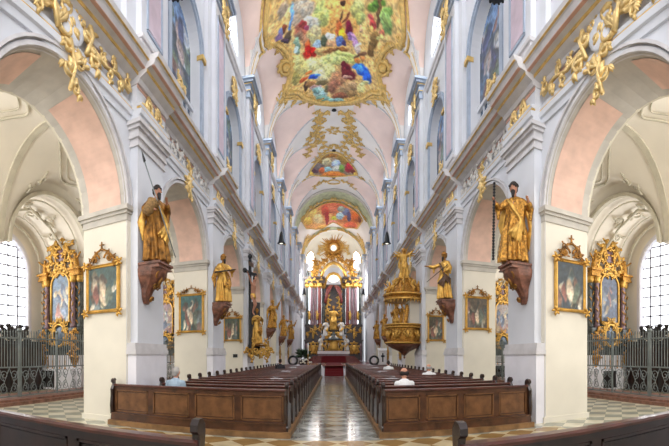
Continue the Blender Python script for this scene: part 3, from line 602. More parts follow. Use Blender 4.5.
# ------------------------------------------------------------------ wall ornaments
for s,land in ((-1,'crucifix'),(1,'pulpit')):
    # big cartouche over the first arch
    b=B0
    def f0(u,v,d,s=s,b=b): return (s*(W-.1-d),b+u,v)
    S=garland([(-.1,7.0),(.05,7.5),(-.1,8.0)],.42,51,1.3,2)+garland([(-.45,8.0),(-.6,8.5),(-.3,8.9)],.5,52,1.2,2)+garland([(.4,8.0),(.62,8.5),(.3,8.95)],.5,53,1.2,2)+garland([(.6,8.3),(1.1,8.2),(1.6,8.35),(2.1,8.2)],.34,54,1.2,2)+garland([(-.6,8.3),(-1.1,8.2),(-1.7,8.35)],.34,55,1.2,2)
    m=MB(); strokes(m,S,f0,5,.8,.95); root=empty('gilded_cartouche',(0,0,0)); tag(root,'large gilded rocaille cartouche over the nearest arch on the %s side'%land,'ornament')
    m.build('scrollwork',M['pgold'],root,True)
    m=MB(); m.T=Matrix.Translation((s*(W-.12),b,8.45)); m.ball((0,0,0),.38,14,.15,1,1.3); m.build('shield',M['wall'],root,True)
    for i,(b) in enumerate(BY[1:6]):
        def f1(u,v,d,s=s,b=b): return (s*(W-.08-d),b+u,v)
        m=MB(); strokes(m,garland([(0,7.15),(.08,7.5),(-.05,7.95)],.34,60+i,1.4,2),f1,5,.8,1.1); root=empty('keystone_ornament',(0,0,0))
        tag(root,'gilded keystone ornament over the %s arch on the %s side'%(('second','third','fourth','fifth','sixth')[i],land),'ornament')
        m.build('leaf_relief',M['pgold'],root,True)
        m=MB(); strokes(m,[st for st in mirror(garland([(.25,8.2),(.8,8.28),(1.4,8.15),(2.0,8.28)],.3,70+i,1.2,2))],f1,4,.6,.9); o=m.build('frieze_relief',M['stucco'],None,True); tag(o,'white stucco scroll frieze over the %s arch on the %s side'%(('second','third','fourth','fifth','sixth')[i],land),'ornament')
        m=MB(); strokes(m,garland([(-.2,8.1),(0,8.35),(.2,8.1)],.24,80+i,1.4,1),f1,4,.8); m.build('gilded_centre',M['pgold'],o,True)
    for i,y in enumerate(PY[1:8]):
        def f2(u,v,d,s=s,y=y): return (s*(W-.27-d),y+u,v)
        m=MB(); strokes(m,mirror(garland([(0,7.75),(.2,8.0),(.42,8.2),(.3,8.45)],.3,90+i,1.2,2)),f2,5,.8,1.1); o=m.build('gilded_frieze_ornament',M['pgold'],None,True)
        tag(o,'gilded ornament on the frieze block over the %s pier on the %s side'%(('first','second','third','fourth','fifth','sixth','seventh')[i],land),'ornament')
        if i>=1:
            m=MB(); 
            def f3_(u,v,d,s=s,y=y): return (s*(W-.5-d),y+u,v)
            strokes(m,mirror(garland([(.05,15.7),(.35,15.9),(.4,16.3)],.4,100+i,1,1))+garland([(0,15.1),(0,15.8)],.35,102+i),f3_,5,.8,1.1)
            o=m.build('capital_ornament',M['pgold'],None,True); tag(o,'gilded leaf capital on the %s upper pilaster of the %s side'%(('','second','third','fourth','fifth','sixth','seventh')[i],land),'ornament')
    for i,b in enumerate(BY[1:7]):
        # gallery painting with balustrade
        orl=('second','third','fourth','fifth','sixth','seventh')[i]
        root=empty('gallery_painting',(s*(W+.36),b,0),PI/2 if s<0 else -PI/2)
        tag(root,'blue-grey arched gallery painting above the %s arch on the %s side'%(orl,land),'painting')
        # local x runs along the wall, local -y faces the nave
        NX,NZ=50,80; gx,gz=np.meshgrid(np.linspace(-1.24,1.24,NX+1),np.linspace(0,3.4,NZ+1)); gx=gx.ravel(); gz=gz.ravel()
        rg=random.Random(i*7+(s>0)); bl=[]
        for k in range(34): bl.append((rg.uniform(-1.1,1.1),rg.uniform(.1,2.6),rg.uniform(.1,.35),rg.uniform(.15,.45),rg.uniform(-40,40),rg.choice([(70,100,140),(96,120,150),(150,140,150),(60,76,96),(176,160,160),(110,130,120),(80,90,130),(140,110,110),(190,196,205)])))
        bl=[(0,2.8,1.3,.8,0,(120,150,190))]+bl
        cols=paint(gx,gz,(84,98,118),ub(bl),i+3,.15,2.5,.4,9)*.75
        zz=gz+11.0; keep=(zz<=13)|((gx**2+(zz-13)**2)<1.26**2)
        m=MB(); fs=[]
        for j in range(NZ):
            for k in range(NX):
                q=(j*(NX+1)+k,j*(NX+1)+k+1,(j+1)*(NX+1)+k+1,(j+1)*(NX+1)+k)
                if all(keep[a] for a in q): fs.append(q)
        m.add([(gx[a],0,zz[a]) for a in range(len(gx))],fs); o=m.build('canvas',M['canvas'],root); setcol(o.data,cols)
        m=MB(); m.box(-1.27,1.27,.0,.05,9.9,11.0); m.build('glazed_front',M['lat'],root)
        m=MB()
        for k in range(-3,4): m.box(k*.4-.02,k*.4+.02,-.06,0,9.92,11.0)
        for z in (9.95,10.3,10.65): m.box(-1.27,1.27,-.06,0,z-.02,z+.02)
        m.box(-1.27,1.27,-.12,.02,10.95,11.08); m.build('lattice_bars',M['wall'],root)
        if i>=1:
            m=MB(); strokes(m,mirror(garland([(.08,14.35),(.28,14.8),(.15,15.4)],.34,i+130,1.3,2)),sidewall(s,W-.1,b,0),5,.8,1.1); o=m.build('arch_crest_ornament',M['pgold'],None,True); tag(o,'gilded crest over the gallery painting above the %s arch on the %s side'%(orl,land),'ornament')
        if i<4:
            m=MB(); strokes(m,garland([(-.35,11.0),(0,11.3),(.35,11.0)],.34,i+110,1.2,2),lambda u,v,d:(u,-.12-d,v),5,.8); m.build('gilded_crest',M['pgold'],root,True)
# ------------------------------------------------------------------ pews
ORD=['','first','second','third','fourth','fifth','sixth','seventh','eighth','ninth','tenth','eleventh','twelfth','thirteenth','fourteenth','fifteenth','sixteenth','seventeenth','eighteenth','nineteenth','twentieth','twenty-first','twenty-second','twenty-third','twenty-fourth','twenty-fifth']
def pew_end():     # outline in (y,z), y towards the altar; back of the bench at y=0
    return [(-.10,0),(.50,0),(.50,.06),(.46,.12),(.47,.26),(.40,.36),(.44,.46),(.42,.52),(.30,.55),(.16,.58),(.10,.68),(.07,.80),(.11,.90),(.10,.97),(.04,1.02),(-.04,1.02),(-.09,.98),(-.09,.93),(-.04,.90),(-.03,.86),(-.08,.80),(-.10,.66),(-.06,.52),(-.11,.40),(-.12,.28),(-.07,.14),(-.10,.08)]
def make_pew(x0,x1,npan,wood,pan,label,h=.86,rear=True,cut=None,tall=1):
    r=empty('pew',(0,0,0)); tag(r,label,'pew')
    m=MB(); m.box(x0,x1,0,.035,.1,h-.03); 
    if rear:
        m.box(x0,x1,-.03,0,.1,.2); m.box(x0,x1,-.03,0,h-.12,h-.03)
        n=npan; w=(x1-x0)/n
        for k in range(n+1):
            c=x0+w*k; m.box(max(x0,c-.07),min(x1,c+.07),-.03,0,.2,h-.12)
    m.build('back_board',wood,r)
    if rear:
        w=(x1-x0)/npan
        for k in range(npan):
            p=MB(); c=x0+w*k; a,b=c+.07,c+w-.07; p.box(a+.05,b-.05,-.012,0,.25,h-.17)
            for q in ((a,a+.03,.2,h-.12),(b-.03,b,.2,h-.12),(a,b,.2,.23),(a,b,h-.15,h-.12)): p.box(q[0],q[1],-.04,0,q[2],q[3])
            p.build('rear_panel',pan,r)
    m=MB(); m.loft([[(x,-.06,h-.03),(x,-.07,h),(x,-.04,h+.02),(x,.08,h+.02),(x,.09,h-.02),(x,.03,h-.04)] for x in (x0-.02,x1+.02)]); m.build('top_rail',M['woodr'],r)
    m=MB(); m.box(x0,x1,-.12,-.03,.0,.15); m.box(x0,x1,-.14,-.02,.15,.18); m.build('plinth_board',wood,r)
    m=MB(); m.box(x0 if cut is None else cut,x1,.04,.46,.40,.44); m.box(x0 if cut is None else cut,x1,.42,.45,.1,.40); m.build('seat',wood,r)
    for x in (x0,x1):
        m=MB(); m.prism([(a*.25 if a>0 and cut is not None and x==x0 else a,b*(tall if b>.85 else 1)) for a,b in pew_end()],x-.035,x+.035); m.tube([(x+.0,.02+.05*math.cos(t*.5)*(1-t/22),.965+.05*math.sin(t*.5)*(1-t/22)) for t in range(16)],.022,5); m.tube([(x,.0,.9),(x,-.09,.75),(x,-.08,.6),(x,-.11,.35),(x,-.09,.15)],.045,6)
        m.build('bench_end',M['woodd'],r)
    return r
BSP=.93
sides={-1:('crucifix',-1.06,-4.42,-5.3),1:('pulpit',.96,4.42,4.42)}
for s in (-1,1):
    land,xi,xo,xr=sides[s]
    x0,x1=sorted((xi,xr)); r=make_pew(x0,x1,4,M['wood'],M['woodp'],'rearmost pew of the %s side block, four carved panels on its back'%land,cut=-4.7 if s<0 else None)
    r.location=(0,7.62,.12)
    x0,x1=sorted((xi,xo)); p=make_pew(x0,x1,4,M['wood'],M['woodp'],'x')
    for i in range(1,24):
        o=p if i==1 else copy_tree(p)
        o.location=(0,7.62+BSP*i,.12); o['label']='brown wooden pew in the %s side block, %s row from the rear'%(land,ORD[i+1]); o['group']='pews in the two nave blocks'
    r['group']='pews in the two nave blocks'
    m=MB(); x0,x1=sorted((xi-s*.1,xr+s*.06)); m.box(x0,x1,7.42,7.75,0,.12); x0,x1=sorted((xi-s*.1,xo+s*.06)); m.box(x0,x1,7.75,29.9,0,.119)
    o=m.build('pew_platform',M['plat'],None); tag(o,'low pale wooden floor platform under the pews on the %s side'%land,'platform')
# foreground pews
r=make_pew(-8.2,-1.2,5,M['woodd'],M['woodd'],'dark pew crossing the bottom corner of the crucifix side, behind the ochre cross aisle',.95,tall=1.13); r.location=(-.05,2.98,0); r['group']='pews behind the cross aisle'
r=make_pew(.93,8.2,5,M['woodd'],M['woodd'],'dark pew crossing the bottom corner of the pulpit side, behind the ochre cross aisle',.95,tall=1.13); r.location=(.02,2.86,0); r['group']='pews behind the cross aisle'
# ------------------------------------------------------------------ people
def seated(name,loc,label,shirt,hair,bald=False,lean=0,sh=.2):
    r=empty(name,loc); tag(r,label,'person')
    # local: faces +y, seat top at z=0
    b=MB(); c=b.cap
    c((0,0,.1),(0,.03,.46),.15,.16); c((0,.03,.46),(0,.05,.6),.13,.06); c((0,.05,.55),(0,.06,.66),.055,.055)
    c((0,.07,.72),(0,.075,.80),.085,.09); c((0,.13,.70),(0,.10,.72),.05,.06); c((0,.165,.755),(0,.17,.735),.014,.02)
    for q in (-1,1):
        c((q*.085,.075,.75),(q*.09,.07,.77),.02,.02)
        c((q*sh,.03,.5),(q*(sh+.05),.06,.24),.06,.048); c((q*(sh+.05),.06,.24),(q*.1,.3,.14),.045,.035); c((q*.1,.3,.14),(q*.05,.36,.13),.035,.03)
        for f in range(4): c((q*(.03+.018*f),.37,.13),(q*(.01+.016*f),.43-.01*abs(f-1.5),.11),.009,.008,6)
        c((q*.06,.35,.15),(q*.02,.38,.165),.01,.009,6)
        c((q*.1,0,.08),(q*.11,.42,.08),.095,.07); c((q*.11,.42,.08),(q*.11,.40,-.36),.062,.045); c((q*.11,.38,-.38),(q*.11,.56,-.4),.042,.035)
    remesh(b,'body',M['pskin'],r,.014)
    b=MB(); c=b.cap
    c((0,0,.1),(0,.03,.46),.168,.178); c((0,.03,.44),(0,.045,.55),.15,.075)
    for q in (-1,1): c((q*.1,.03,.5),(q*sh,.03,.5),.08,.075); c((q*sh,.03,.5),(q*(sh+.05),.06,.24),.075,.062)
    remesh(b,'shirt',shirt,r,.016)
    b=MB(); c=b.cap
    for q in (-1,1): c((q*.09,0,.08),(q*.11,.42,.08),.108,.082); c((q*.11,.42,.08),(q*.11,.40,-.3),.076,.06)
    remesh(b,'trousers',M['darkc'],r,.018)
    if not bald:
        b=MB(); b.cap((0,.045,.78),(0,.07,.825),.092,.088); b.cap((0,.02,.72),(0,.03,.76),.06,.08); remesh(b,'hair',hair,r,.014)
    else:
        b=MB(); b.cap((-.06,.03,.755),(.06,.03,.755),.062,.062); remesh(b,'hair',hair,r,.014)
    return r
SZ=.12+.44
def seat_y(i): return 7.62+BSP*i+.2
seated('person',(-3.97,seat_y(1)-.35,SZ-.04),'grey-haired person in a light blue shirt seated near the first nave pier',M['bluec'],M['ghair'])
seated('person',(1.65,seat_y(1)+.0,SZ-.04),'balding person in a white shirt seated alone in the pulpit side pews',M['white'],M['hair'],True,sh=.18)
seated('person',(-3.0,seat_y(13),SZ+.08),'dark-haired person in dark clothes seated far forward on the crucifix side',M['darkc'],M['hair'])
seated('person',(2.82,seat_y(12),SZ),'dark-haired person in a white top seated far forward under the pulpit',M['white'],M['hair'])
seated('person',(3.5,seat_y(6)-.1,SZ-.06),'pale balding person seated low at the wall end of the pulpit side pews',M['white'],M['ghair'],True)
# ------------------------------------------------------------------ framed paintings on the piers
def palette(seed,dark=True):
    rg=random.Random(seed); bl=[]
    for k in range(26): bl.append((rg.uniform(.1,.9),rg.uniform(.05,.75),rg.uniform(.04,.1),rg.uniform(.07,.2),rg.uniform(-30,30),rg.choice([(90,96,80),(120,110,90),(70,80,76),(120,90,76),(170,160,140),(60,60,50),(110,120,120),(110,80,64),(190,180,160),(80,70,60)])))
    bl+=[(.5,.4,.09,.22,0,(196,176,150)),(.32,.35,.08,.2,5,(128,84,72)),(.68,.4,.08,.2,-6,(96,104,90))]
    return bl
def framed(name,label,x0,x1,y,z0,z1,zc,seed,base=(66,84,80)):
    w=x1-x0; h=z1-z0; r=empty(name,((x0+x1)/2,y,z0)); tag(r,label,'painting')
    NX,NZ=36,44; gx,gz=np.meshgrid(np.linspace(-w/2+.06,w/2-.06,NX+1),np.linspace(.06,h-.06,NZ+1)); gx=gx.ravel(); gz=gz.ravel()
    cols=paint(gx/w+.5,gz/h,base,ub(palette(seed)),seed,.06,5,.3,14)
    m=MB(); m.add([(a,-.05,b) for a,b in zip(gx,gz)],[(j*(NX+1)+i,j*(NX+1)+i+1,(j+1)*(NX+1)+i+1,(j+1)*(NX+1)+i) for j in range(NZ) for i in range(NX)]); o=m.build('canvas',M['canvas'],r); setcol(o.data,cols)
    m=MB(); pr=[(0,0),(0,-.07),(.03,-.10),(.055,-.07),(.08,-.075),(.10,-.045),(.10,0)]
    cs=[(-w/2,0,1,1),(w/2,0,-1,1),(w/2,h,-1,-1),(-w/2,h,1,-1)]
    rings=[[(x+sx*d*.9,yy,z+sz*d*.9) for d,yy in pr] for x,z,sx,sz in cs]; rings.append(rings[0]); m.loft(rings,caps=False)
    m.build('frame',M['gold'],r)
    m=MB()
    for x in (-w/2,w/2):
        for z in (0,h): strokes(m,[leaf(x,z,a,.14,.03,.6) for a in (.4,1.7,3.0,4.3,5.4)],lambda u,v,d:(u,-.09-d,v))
    m.build('corner_leaves',M['gold'],r,True)
    if zc>z1+.1:
        k=zc-z1; m=MB(); S=mirror(garland([(-w*.45,h+.02),(-w*.28,h+k*.25),(-w*.12,h+k*.5)],k*.3,seed,1.3)+[spiral(-w*.2,h+k*.25,k*.25,0,1.2,1,k*.05),[(-w*.26,h+k*.1,k*.05),(-w*.2,h+k*.5,k*.05),(0,h+k*.68,k*.05)]])
        S+=[[(0,h+k*.6,k*.05),(0,h+k,k*.035)],[(-k*.13,h+k*.86,k*.03),(k*.13,h+k*.86,k*.03)]]
        strokes(m,S,lambda u,v,d:(u,-.06-d,v)); m.build('crest',M['dkgold'],r,True)
    return r
yb=PY[1]-PH-.015; 
framed('framed_painting','dark painting in gilt frame with carved crest on the nearest pier of the crucifix side',-6.27,-5.2,yb,2.83,4.1,4.68,11)
framed('framed_painting','dark painting in gilt frame with carved crest on the nearest pier of the pulpit side',5.28,6.3,yb,2.87,4.25,4.9,12,(60,66,70))
yb=PY[2]-PH-.015
framed('framed_painting','painting with teal sky in gilt frame on the second pier of the crucifix side',-6.18,-5.1,yb,2.64,4.2,4.55,13,(58,92,90))
framed('framed_painting','brown-toned painting in gilt frame on the second pier of the pulpit side',5.06,6.08,yb,2.75,4.1,4.55,14,(84,72,56))
yb=PY[3]-PH-.015
framed('framed_painting','small painting of a pale animal in gilt frame beside the crucifix',-6.1,-5.08,yb,2.53,3.85,4.3,15,(76,84,66))
framed('framed_painting','painting in gilt frame on the third pier, just beside the pulpit',5.06,6.0,yb,2.53,3.95,4.4,16,(84,78,62))
m=MB(); m.box(-5.55,-5.3,yb-.03,yb,1.62,1.8); o=m.build('wall_sign',M['black'],None); tag(o,'small dark sign on the third pier below the painting near the crucifix','sign')
# ------------------------------------------------------------------ statues
def statue(name,label,loc,rz,H=2.0,robe='olds',mantle='gold',face='dkgold',arms=None,hold=None,beard=True,short=False,seed=1,wings=False,vox=.024,headturn=0,parts=True):
    k=H/2.0; wide=1.12 if seed in (1,4) else 1.05; rg=random.Random(seed); r=empty(name,loc,rz); tag(r,label,'statue')
    A_=arms or {}
    RH=A_.get('R',[(-.36,-.05,1.22),(-.22,-.34,1.30)]); LH=A_.get('L',[(.34,.02,1.2),(.30,-.28,1.1)])
    def S(p): return (p[0]*k,p[1]*k,p[2]*k)
    b=MB(); c=lambda a,d,r0,r1,n=10:b.cap(S(a),S(d),r0*k,r1*k,n)
    c((0,0,1.0),(0,0,1.38),.15,.17); c((0,0,1.4),(0,-.01,1.62),.13,.06); c((0,0,1.55),(0,-.02,1.68),.055,.055)
    hx=.03*math.sin(headturn); c((hx,-.03,1.76),(hx,-.03,1.84),.09,.098); c((hx,-.09,1.70),(hx,-.06,1.74),.045,.06); c((hx+.06*math.sin(headturn),-.125,1.78),(hx+.07*math.sin(headturn),-.14,1.755),.014,.02,6)
    for q,J in ((-1,RH),(1,LH)):
        e,h=J; c((q*.2,0,1.5),e,.062,.05); c(e,h,.05,.034)
        d=Vector(h)-Vector(e); d.normalize(); h2=tuple(Vector(h)+d*.07); c(h,h2,.036,.034)
        sd=Vector((d.y,-d.x,0)); sd=sd.normalized() if sd.length>.05 else Vector((1,0,0))
        for f in range(4):
            b0=Vector(h2)+sd*(f-1.5)*.018; c(tuple(b0),tuple(b0+d*(.055-.008*abs(f-1.5))+Vector((0,-.008,-.012))),.01,.009,6)
        c(h,tuple(Vector(h)+sd*.045+d*.04),.011,.01,6)
        c((q*.09,0,.95),(q*.11,-.06 if q>0 else 0,.5),.09,.065); c((q*.11,-.06 if q>0 else 0,.5),(q*.12,0,.08),.055,.04); c((q*.12,.02,.06),(q*.14,-.17,.035),.042,.032)
    remesh(b,'figure',M[face],r,vox*.9*k)
    # robe
    b=MB(); rings=[]; n=40
    z0=.5 if short else .03
    for z,rx,ry,am in ((z0,.31,.25,.075),(z0+.15,.29,.23,.075),(.8,.25,.21,.055),(1.02,.2,.17,.02),(1.2,.21,.17,.015),(1.4,.24,.17,.012),(1.53,.2,.13,.008),(1.6,.09,.08,0)):
        rings.append([S(((rx*wide+am*math.sin(9*a+seed+z*2))*math.cos(a)+.03*math.sin(z*3+seed),(ry+am*math.sin(9*a+seed+z*2))*math.sin(a),z)) for a in [2*PI*i/n for i in range(n)]])
    b.loft(rings)
    for q,J in ((-1,RH),(1,LH)):
        e,h=J; b.cap(S((q*.19,0,1.49)),S(e),.085*k,.085*k); mid=tuple(Vector(e)*.45+Vector(h)*.55); b.cap(S(e),S(mid),.08*k,.075*k)
        if not short: b.cap(S(e),S((e[0],e[1],e[2]-.22)),.07*k,.04*k)
    remesh(b,'robe',M[robe],r,vox*k)
    b=MB()
    for j in range(5):
        o=j*.035
        b.tube([S(p) for p in ((-.16+o,-.13-o*.3,1.52-o),(.02+o,-.21,1.22-o*1.2),(.2+o*.3,-.2,.98-o*1.5),(.26,-.05,.9-o*2),(.2,.14,.85-o*2),(0,.2,1.0-o),(-.18,.14,1.3-o),(-.2,0,1.5-o))],[.035*k]*8,6)
    for j in range(6):
        b.tube([S((.22-.03*j,-.17-.02*(j%2),1.0-.03*j)),S((.2-.05*j,-.24-.03*(j%2),.7)),S((.16-.06*j,-.22-.04*(j%2),.42+.04*j))],[.04*k,.045*k,.02*k],6)
    if seed in (1,4):
        for j in range(5): b.tube([S((.2+.03*j,.02,1.5)),S((.36+.03*j,.04+.03*j,1.1)),S((.42-.02*j,.1,.7)),S((.34-.03*j,.12,.3+.08*j))],[.05*k,.075*k,.065*k,.02*k],6)
    for j in range(4): b.tube([S((-.2-.02*j,.08,1.45)),S((-.3-.03*j,.12+.02*j,1.0)),S((-.3-.02*j,.16,.55+.08*j))],[.05*k,.06*k,.02*k],6)
    remesh(b,'mantle',M[mantle],r,vox*.9*k)
    b=MB(); b.cap(S((hx,.02,1.80)),S((hx,-.02,1.88)),.104*k,.1*k)
    for j in range(14):
        a=2*PI*j/14; b.ball(S((hx+.095*math.cos(a),-.01+.095*math.sin(a),1.86+.025*math.sin(j*2))),.034*k,6)
    b.build('hair',M['hair'] if face=='skin' else M[face],r,True)
    if beard: b=MB(); b.cap(S((hx,-.1,1.70)),S((hx,-.13,1.58)),.055*k,.03*k); b.build('beard',M['hair'] if face in('skin','dkgold') else M[face],r,True)
    if wings:
        for q in (-1,1):
            b=MB()
            for j in range(7): a=R(20+j*17); b.tube([S((q*.1,.12,1.4)),S((q*(.1+.35*math.cos(a)),.2,1.4+.35*math.sin(a))),S((q*(.1+.75*math.cos(a-.2)),.24,1.4+.7*math.sin(a-.2)))],[.05*k,.06*k,.015*k],6,.4)
            b.build('wing',M['gold'],r,True)
    if hold: hold(r,k,S)
    return r
def staff(mname,p0,p1,rr=.018,head=None,name='staff'):
    def h(r,k,S):
        m=MB(); m.tube([S(p0),S(p1)],rr*k,8)
        if head=='blade':
            d=(Vector(p1)-Vector(p0)).normalized(); P1=Vector(p1); m.tube([S(tuple(P1)),S(tuple(P1+d*.12)),S(tuple(P1+d*.3))],[.045*k,.055*k,.004],6,.4)
        if head=='cross': m.tube([S((p1[0]-.12,p1[1],p1[2]-.15)),S((p1[0]+.12,p1[1],p1[2]-.15))],rr*k,6)
        if head=='beads':
            for j in range(26): t=j/25; m.ball(S(tuple(Vector(p0)*(1-t)+Vector(p1)*t)),.035*k,6)
        m.build(name,M[mname],r,True)
    return h
def console(label,loc,rz,w=.75,h=.95,grp=None):
    r=empty('wall_console',loc,rz); tag(r,label,'console')
    m=MB(); P=[(0,0),(.02,.12),(.12,.3),(.14,.5),(.26,.62),(.36,.68),(.38,.74)]
    for z,wd,dp in ((-.0,w,.62),(-.06,w*.95,.58),(-.1,w*.98,.6)): pass
    m.box(-w/2,w/2,-.62,.0,-.06,0); m.box(-w*.46,w*.46,-.57,.0,-.12,-.06); m.box(-w*.48,w*.48,-.6,0,-.15,-.12); m.build('top_slab',M['bracket'],r)
    m=MB(); rings=[]
    for t in range(11):
        u=t/10; ww=w*.42*(1-u)**.8+.07+.03*math.sin(u*9); dd=.5*(1-u)**1.1+.06+.05*math.sin(u*7)
        z=-.15-(h-.15)*u; rings.append([(-ww,0,z),(-ww*.9,-dd*.7,z),(-ww*.5,-dd,z),(0,-dd*1.06,z),(ww*.5,-dd,z),(ww*.9,-dd*.7,z),(ww,0,z)])
    m.loft(rings); m.build('carved_body',M['bracket'],r)
    m=MB(); S=mirror([spiral(-w*.22,-.32,.12,0,1.3,1,.025),spiral(-w*.12,-.6,.09,PI,1.2,-1,.022)])+[leaf(0,-.25,-PI/2,.4,.05,0),spiral(0,-h+.1,.08,0,1.2,1,.03)]
    strokes(m,S,lambda u,v,d:(u,-.5*(1+max(-h,v)/h)**.9-.1-d,v)); m.build('scroll_relief',M['dkgold'],r,True)
    return r
L53=R(50); 
# nearest pair
console('carved brown wall console under the statue with the spear, nearest crucifix side pier',(-4.78,8.3,4.05),PI/2,.78,1.0)
console('carved brown wall console under the statue with the beaded staff, nearest pulpit side pier',(4.78,8.4,4.08),-PI/2,.74,1.02)
def basket(r,k,S):
    staff('iron',(-.55,-.3,2.32),(.34,-.36,.12),.014,None,'spear_shaft')(r,k,S)
    m=MB(); m.tube([S((-.53,-.3,2.27)),S((-.56,-.3,2.36)),S((-.62,-.3,2.52))],[.05*k,.04*k,.004],6,.35); m.build('spear_blade',M['black'],r,True)
    m=MB(); m.T=Matrix.Translation(S((-.32,-.25,1.28)))@Matrix.Rotation(R(35),4,'Y'); m.rev([(.12*k,-.2*k),(.15*k,.1*k),(.17*k,.12*k),(.15*k,.14*k),(.13*k,.05*k)],14); m.build('basket',M['basket'],r,True)
statue('statue','painted statue in gold and brown holding basket and spear on the nearest crucifix side pier',(-4.42,8.22,4.06),R(62),2.02,'dkgold','gold','skin',{'R':[(-.36,-.02,1.3),(-.3,-.3,1.2)],'L':[(.3,-.1,1.3),(.1,-.32,1.48)]},basket,True,False,1,False,.022,.9)
statue('statue','bearded gilded statue leaning on a beaded staff, above the nearest pulpit side pier',(4.42,8.32,4.09),R(-38),2.15,'olds','gold','skin',{'R':[(-.38,-.08,1.3),(-.42,-.34,1.42)],'L':[(.4,-.02,1.26),(.36,-.26,1.42)]},staff('black',(-.44,-.36,.05),(-.41,-.38,1.8),.02,'beads'),True,False,4,False,.022,-.5)
console('brown wall console under the gilded statue, second crucifix side pier',(-4.78,14.0,3.82),PI/2,.72,.9)
statue('statue','gilded statue holding a dark shield on the second crucifix side pier',(-4.42,13.95,3.83),R(50),1.98,'gold','olds','dkgold',{'R':[(-.34,-.05,1.3),(-.3,-.36,1.1)],'L':[(.36,-.1,1.3),(.3,-.38,1.3)]},staff('black',(-.6,-.3,1.1),(.3,-.42,1.3),.03),True,False,7)
console('brown wall console under the statue with the lance, second pulpit side pier',(4.78,14.35,4.0),-PI/2,.72,.95)
statue('statue','dark-mantled gilded statue pointing towards the nave with a lance, second pulpit side pier',(4.42,14.3,4.01),R(-60),2.0,'gold','brown','dkgold',{'R':[(-.42,-.2,1.36),(-.6,-.42,1.4)],'L':[(.36,-.05,1.25),(.24,-.3,1.05)]},staff('black',(-.62,-.42,.75),(.36,-.2,1.35),.014),True,False,9)
# farther statues: crucifix side piers 4-6, pulpit side 4-6
fs_=[(-1,4,5.75,3.65,'tall gilded statue with raised hand on the fourth crucifix side pier',11),(-1,5,5.3,3.4,'gilded statue with folded arms on the fifth crucifix side pier',12),(-1,6,5.4,3.4,'gilded statue with raised arm on the sixth crucifix side pier',13),
     (1,4,5.5,3.5,'gilded statue just beyond the pulpit on the fourth pulpit side pier',14),(1,5,5.4,3.4,'gilded statue on the fifth pulpit side pier, two beyond the pulpit',15),(1,6,5.4,3.4,'gilded statue on the sixth pulpit side pier, last before the choir',16)]
for s,i,zt,zb,lab,sd in fs_:
    statue('statue',lab,(s*4.4,PY[i]-.5,zb),R(-s*45),zt-zb,'olds','gold','olds',{'L':[(.36,-.1,1.5),(.5,-.25,1.95 if sd in (13,11) else 1.4)]},None,True,False,sd,False,.04)
    r=console('carved wall console under the '+lab.replace('gilded ','').replace('tall ',''),(s*4.78,PY[i]-.5,zb),-s*PI/2,.7,.8)
    m=MB(); m.T=Matrix.Translation((s*4.72,PY[i]-.5,zb-1.5))@Matrix.Rotation(-s*PI/2,4,'Z')
    o=None; rr=empty('cartouche',(s*4.76,PY[i]-.5,zb-1.55),-s*PI/2); tag(rr,'gilded cartouche hanging below the %s'%lab.replace('gilded ','').replace('tall ',''),'ornament')
    m=MB(); strokes(m,mirror(garland([(-.12,-.55),(-.3,-.1),(-.2,.45),(0,.6)],.26,sd,1.2)),lambda u,v,d:(u,-.06-d,v)); m.build('frame',M['gold'],rr,True)
    m=MB(); m.ball((0,-.03,0),.3,12,1,.2,1.4); m.build('tablet',M['dkgold'],rr,True)
# ------------------------------------------------------------------ crucifix and Madonna on the third pier
cr=empty('crucifix',(-4.45,19.1,0),R(78)); tag(cr,'tall black wooden crucifix with a carved body in front of the third pier','crucifix')
m=MB(); m.box(-.07,.07,0,.12,2.1,7.0); m.box(-.62,.62,0,.12,6.1,6.24); 
for p in ((0,7.05),(-.65,6.17),(.65,6.17)): m.ball((p[0],.06,p[1]),.13,8)
m.build('cross',M['black'],cr)
m=MB(); m.box(-.28,.28,-.03,.0,6.5,6.72); m.build('title_board',M['brown'],cr)
b=MB(); c=b.cap
c((0,-.12,4.95),(0,-.14,5.4),.12,.15); c((0,-.13,5.5),(0,-.18,5.72),.1,.05); c((.03,-.22,5.76),(.03,-.22,5.84),.085,.09)
for q in (-1,1):
    c((q*.15,-.12,5.5),(q*.38,-.08,5.85),.055,.045); c((q*.38,-.08,5.85),(q*.56,-.04,6.12),.042,.03)
    for f in range(4): c((q*.56,-.05,6.12),(q*(.59+.01*f),-.08,6.17-.02*f),.012,.01,6)
    c((q*.08,-.12,4.9),(q*.09,-.25,4.45),.08,.06); c((q*.09,-.25,4.45),(q*.03,-.1,4.05),.05,.035); c((q*.03,-.1,4.05),(q*.03,-.2,3.9),.035,.03)
remesh(b,'carved_body',M['skin'],cr,.025)
b=MB(); c=b.cap; c((0,-.12,4.98),(0,-.14,4.85),.14,.15); c((.14,-.12,5.0),(.26,-.1,4.7),.06,.03); b.build('loincloth',M['gold'],cr,True)
b=MB(); c=b.cap; c((.03,-.2,5.82),(.03,-.17,5.86),.095,.09); b.build('hair',M['hair'],cr,True)
statue('statue','gilded robed statue with a dark cloak standing below the crucifix',(-4.42,20.3,2.35),R(50),2.1,'gold','olds','dkgold',{'R':[(-.34,-.1,1.3),(-.1,-.3,1.4)],'L':[(.34,-.1,1.3),(.1,-.3,1.45)]},None,False,False,21,False,.035)
r=empty('gilded_bracket',(-4.42,20.2,2.34),R(50)); tag(r,'gilded scrolled bracket of leaves under the statue below the crucifix','bracket')
m=MB(); m.rev([(0,-.12),(.5,-.1),(.56,-.03),(.5,0),(0,0)],14); m.build('top_slab',M['dkgold'],r)
m=MB(); S=mirror(garland([(-.1,-.65),(-.5,-.5),(-.8,-.15),(-.4,-.15)],.4,17,1.3,2))+garland([(0,-.8),(0,-.2)],.3,18)
strokes(m,S,lambda u,v,d:(u,-.3-d,v)); m.build('leaf_scrolls',M['gold'],r,True)
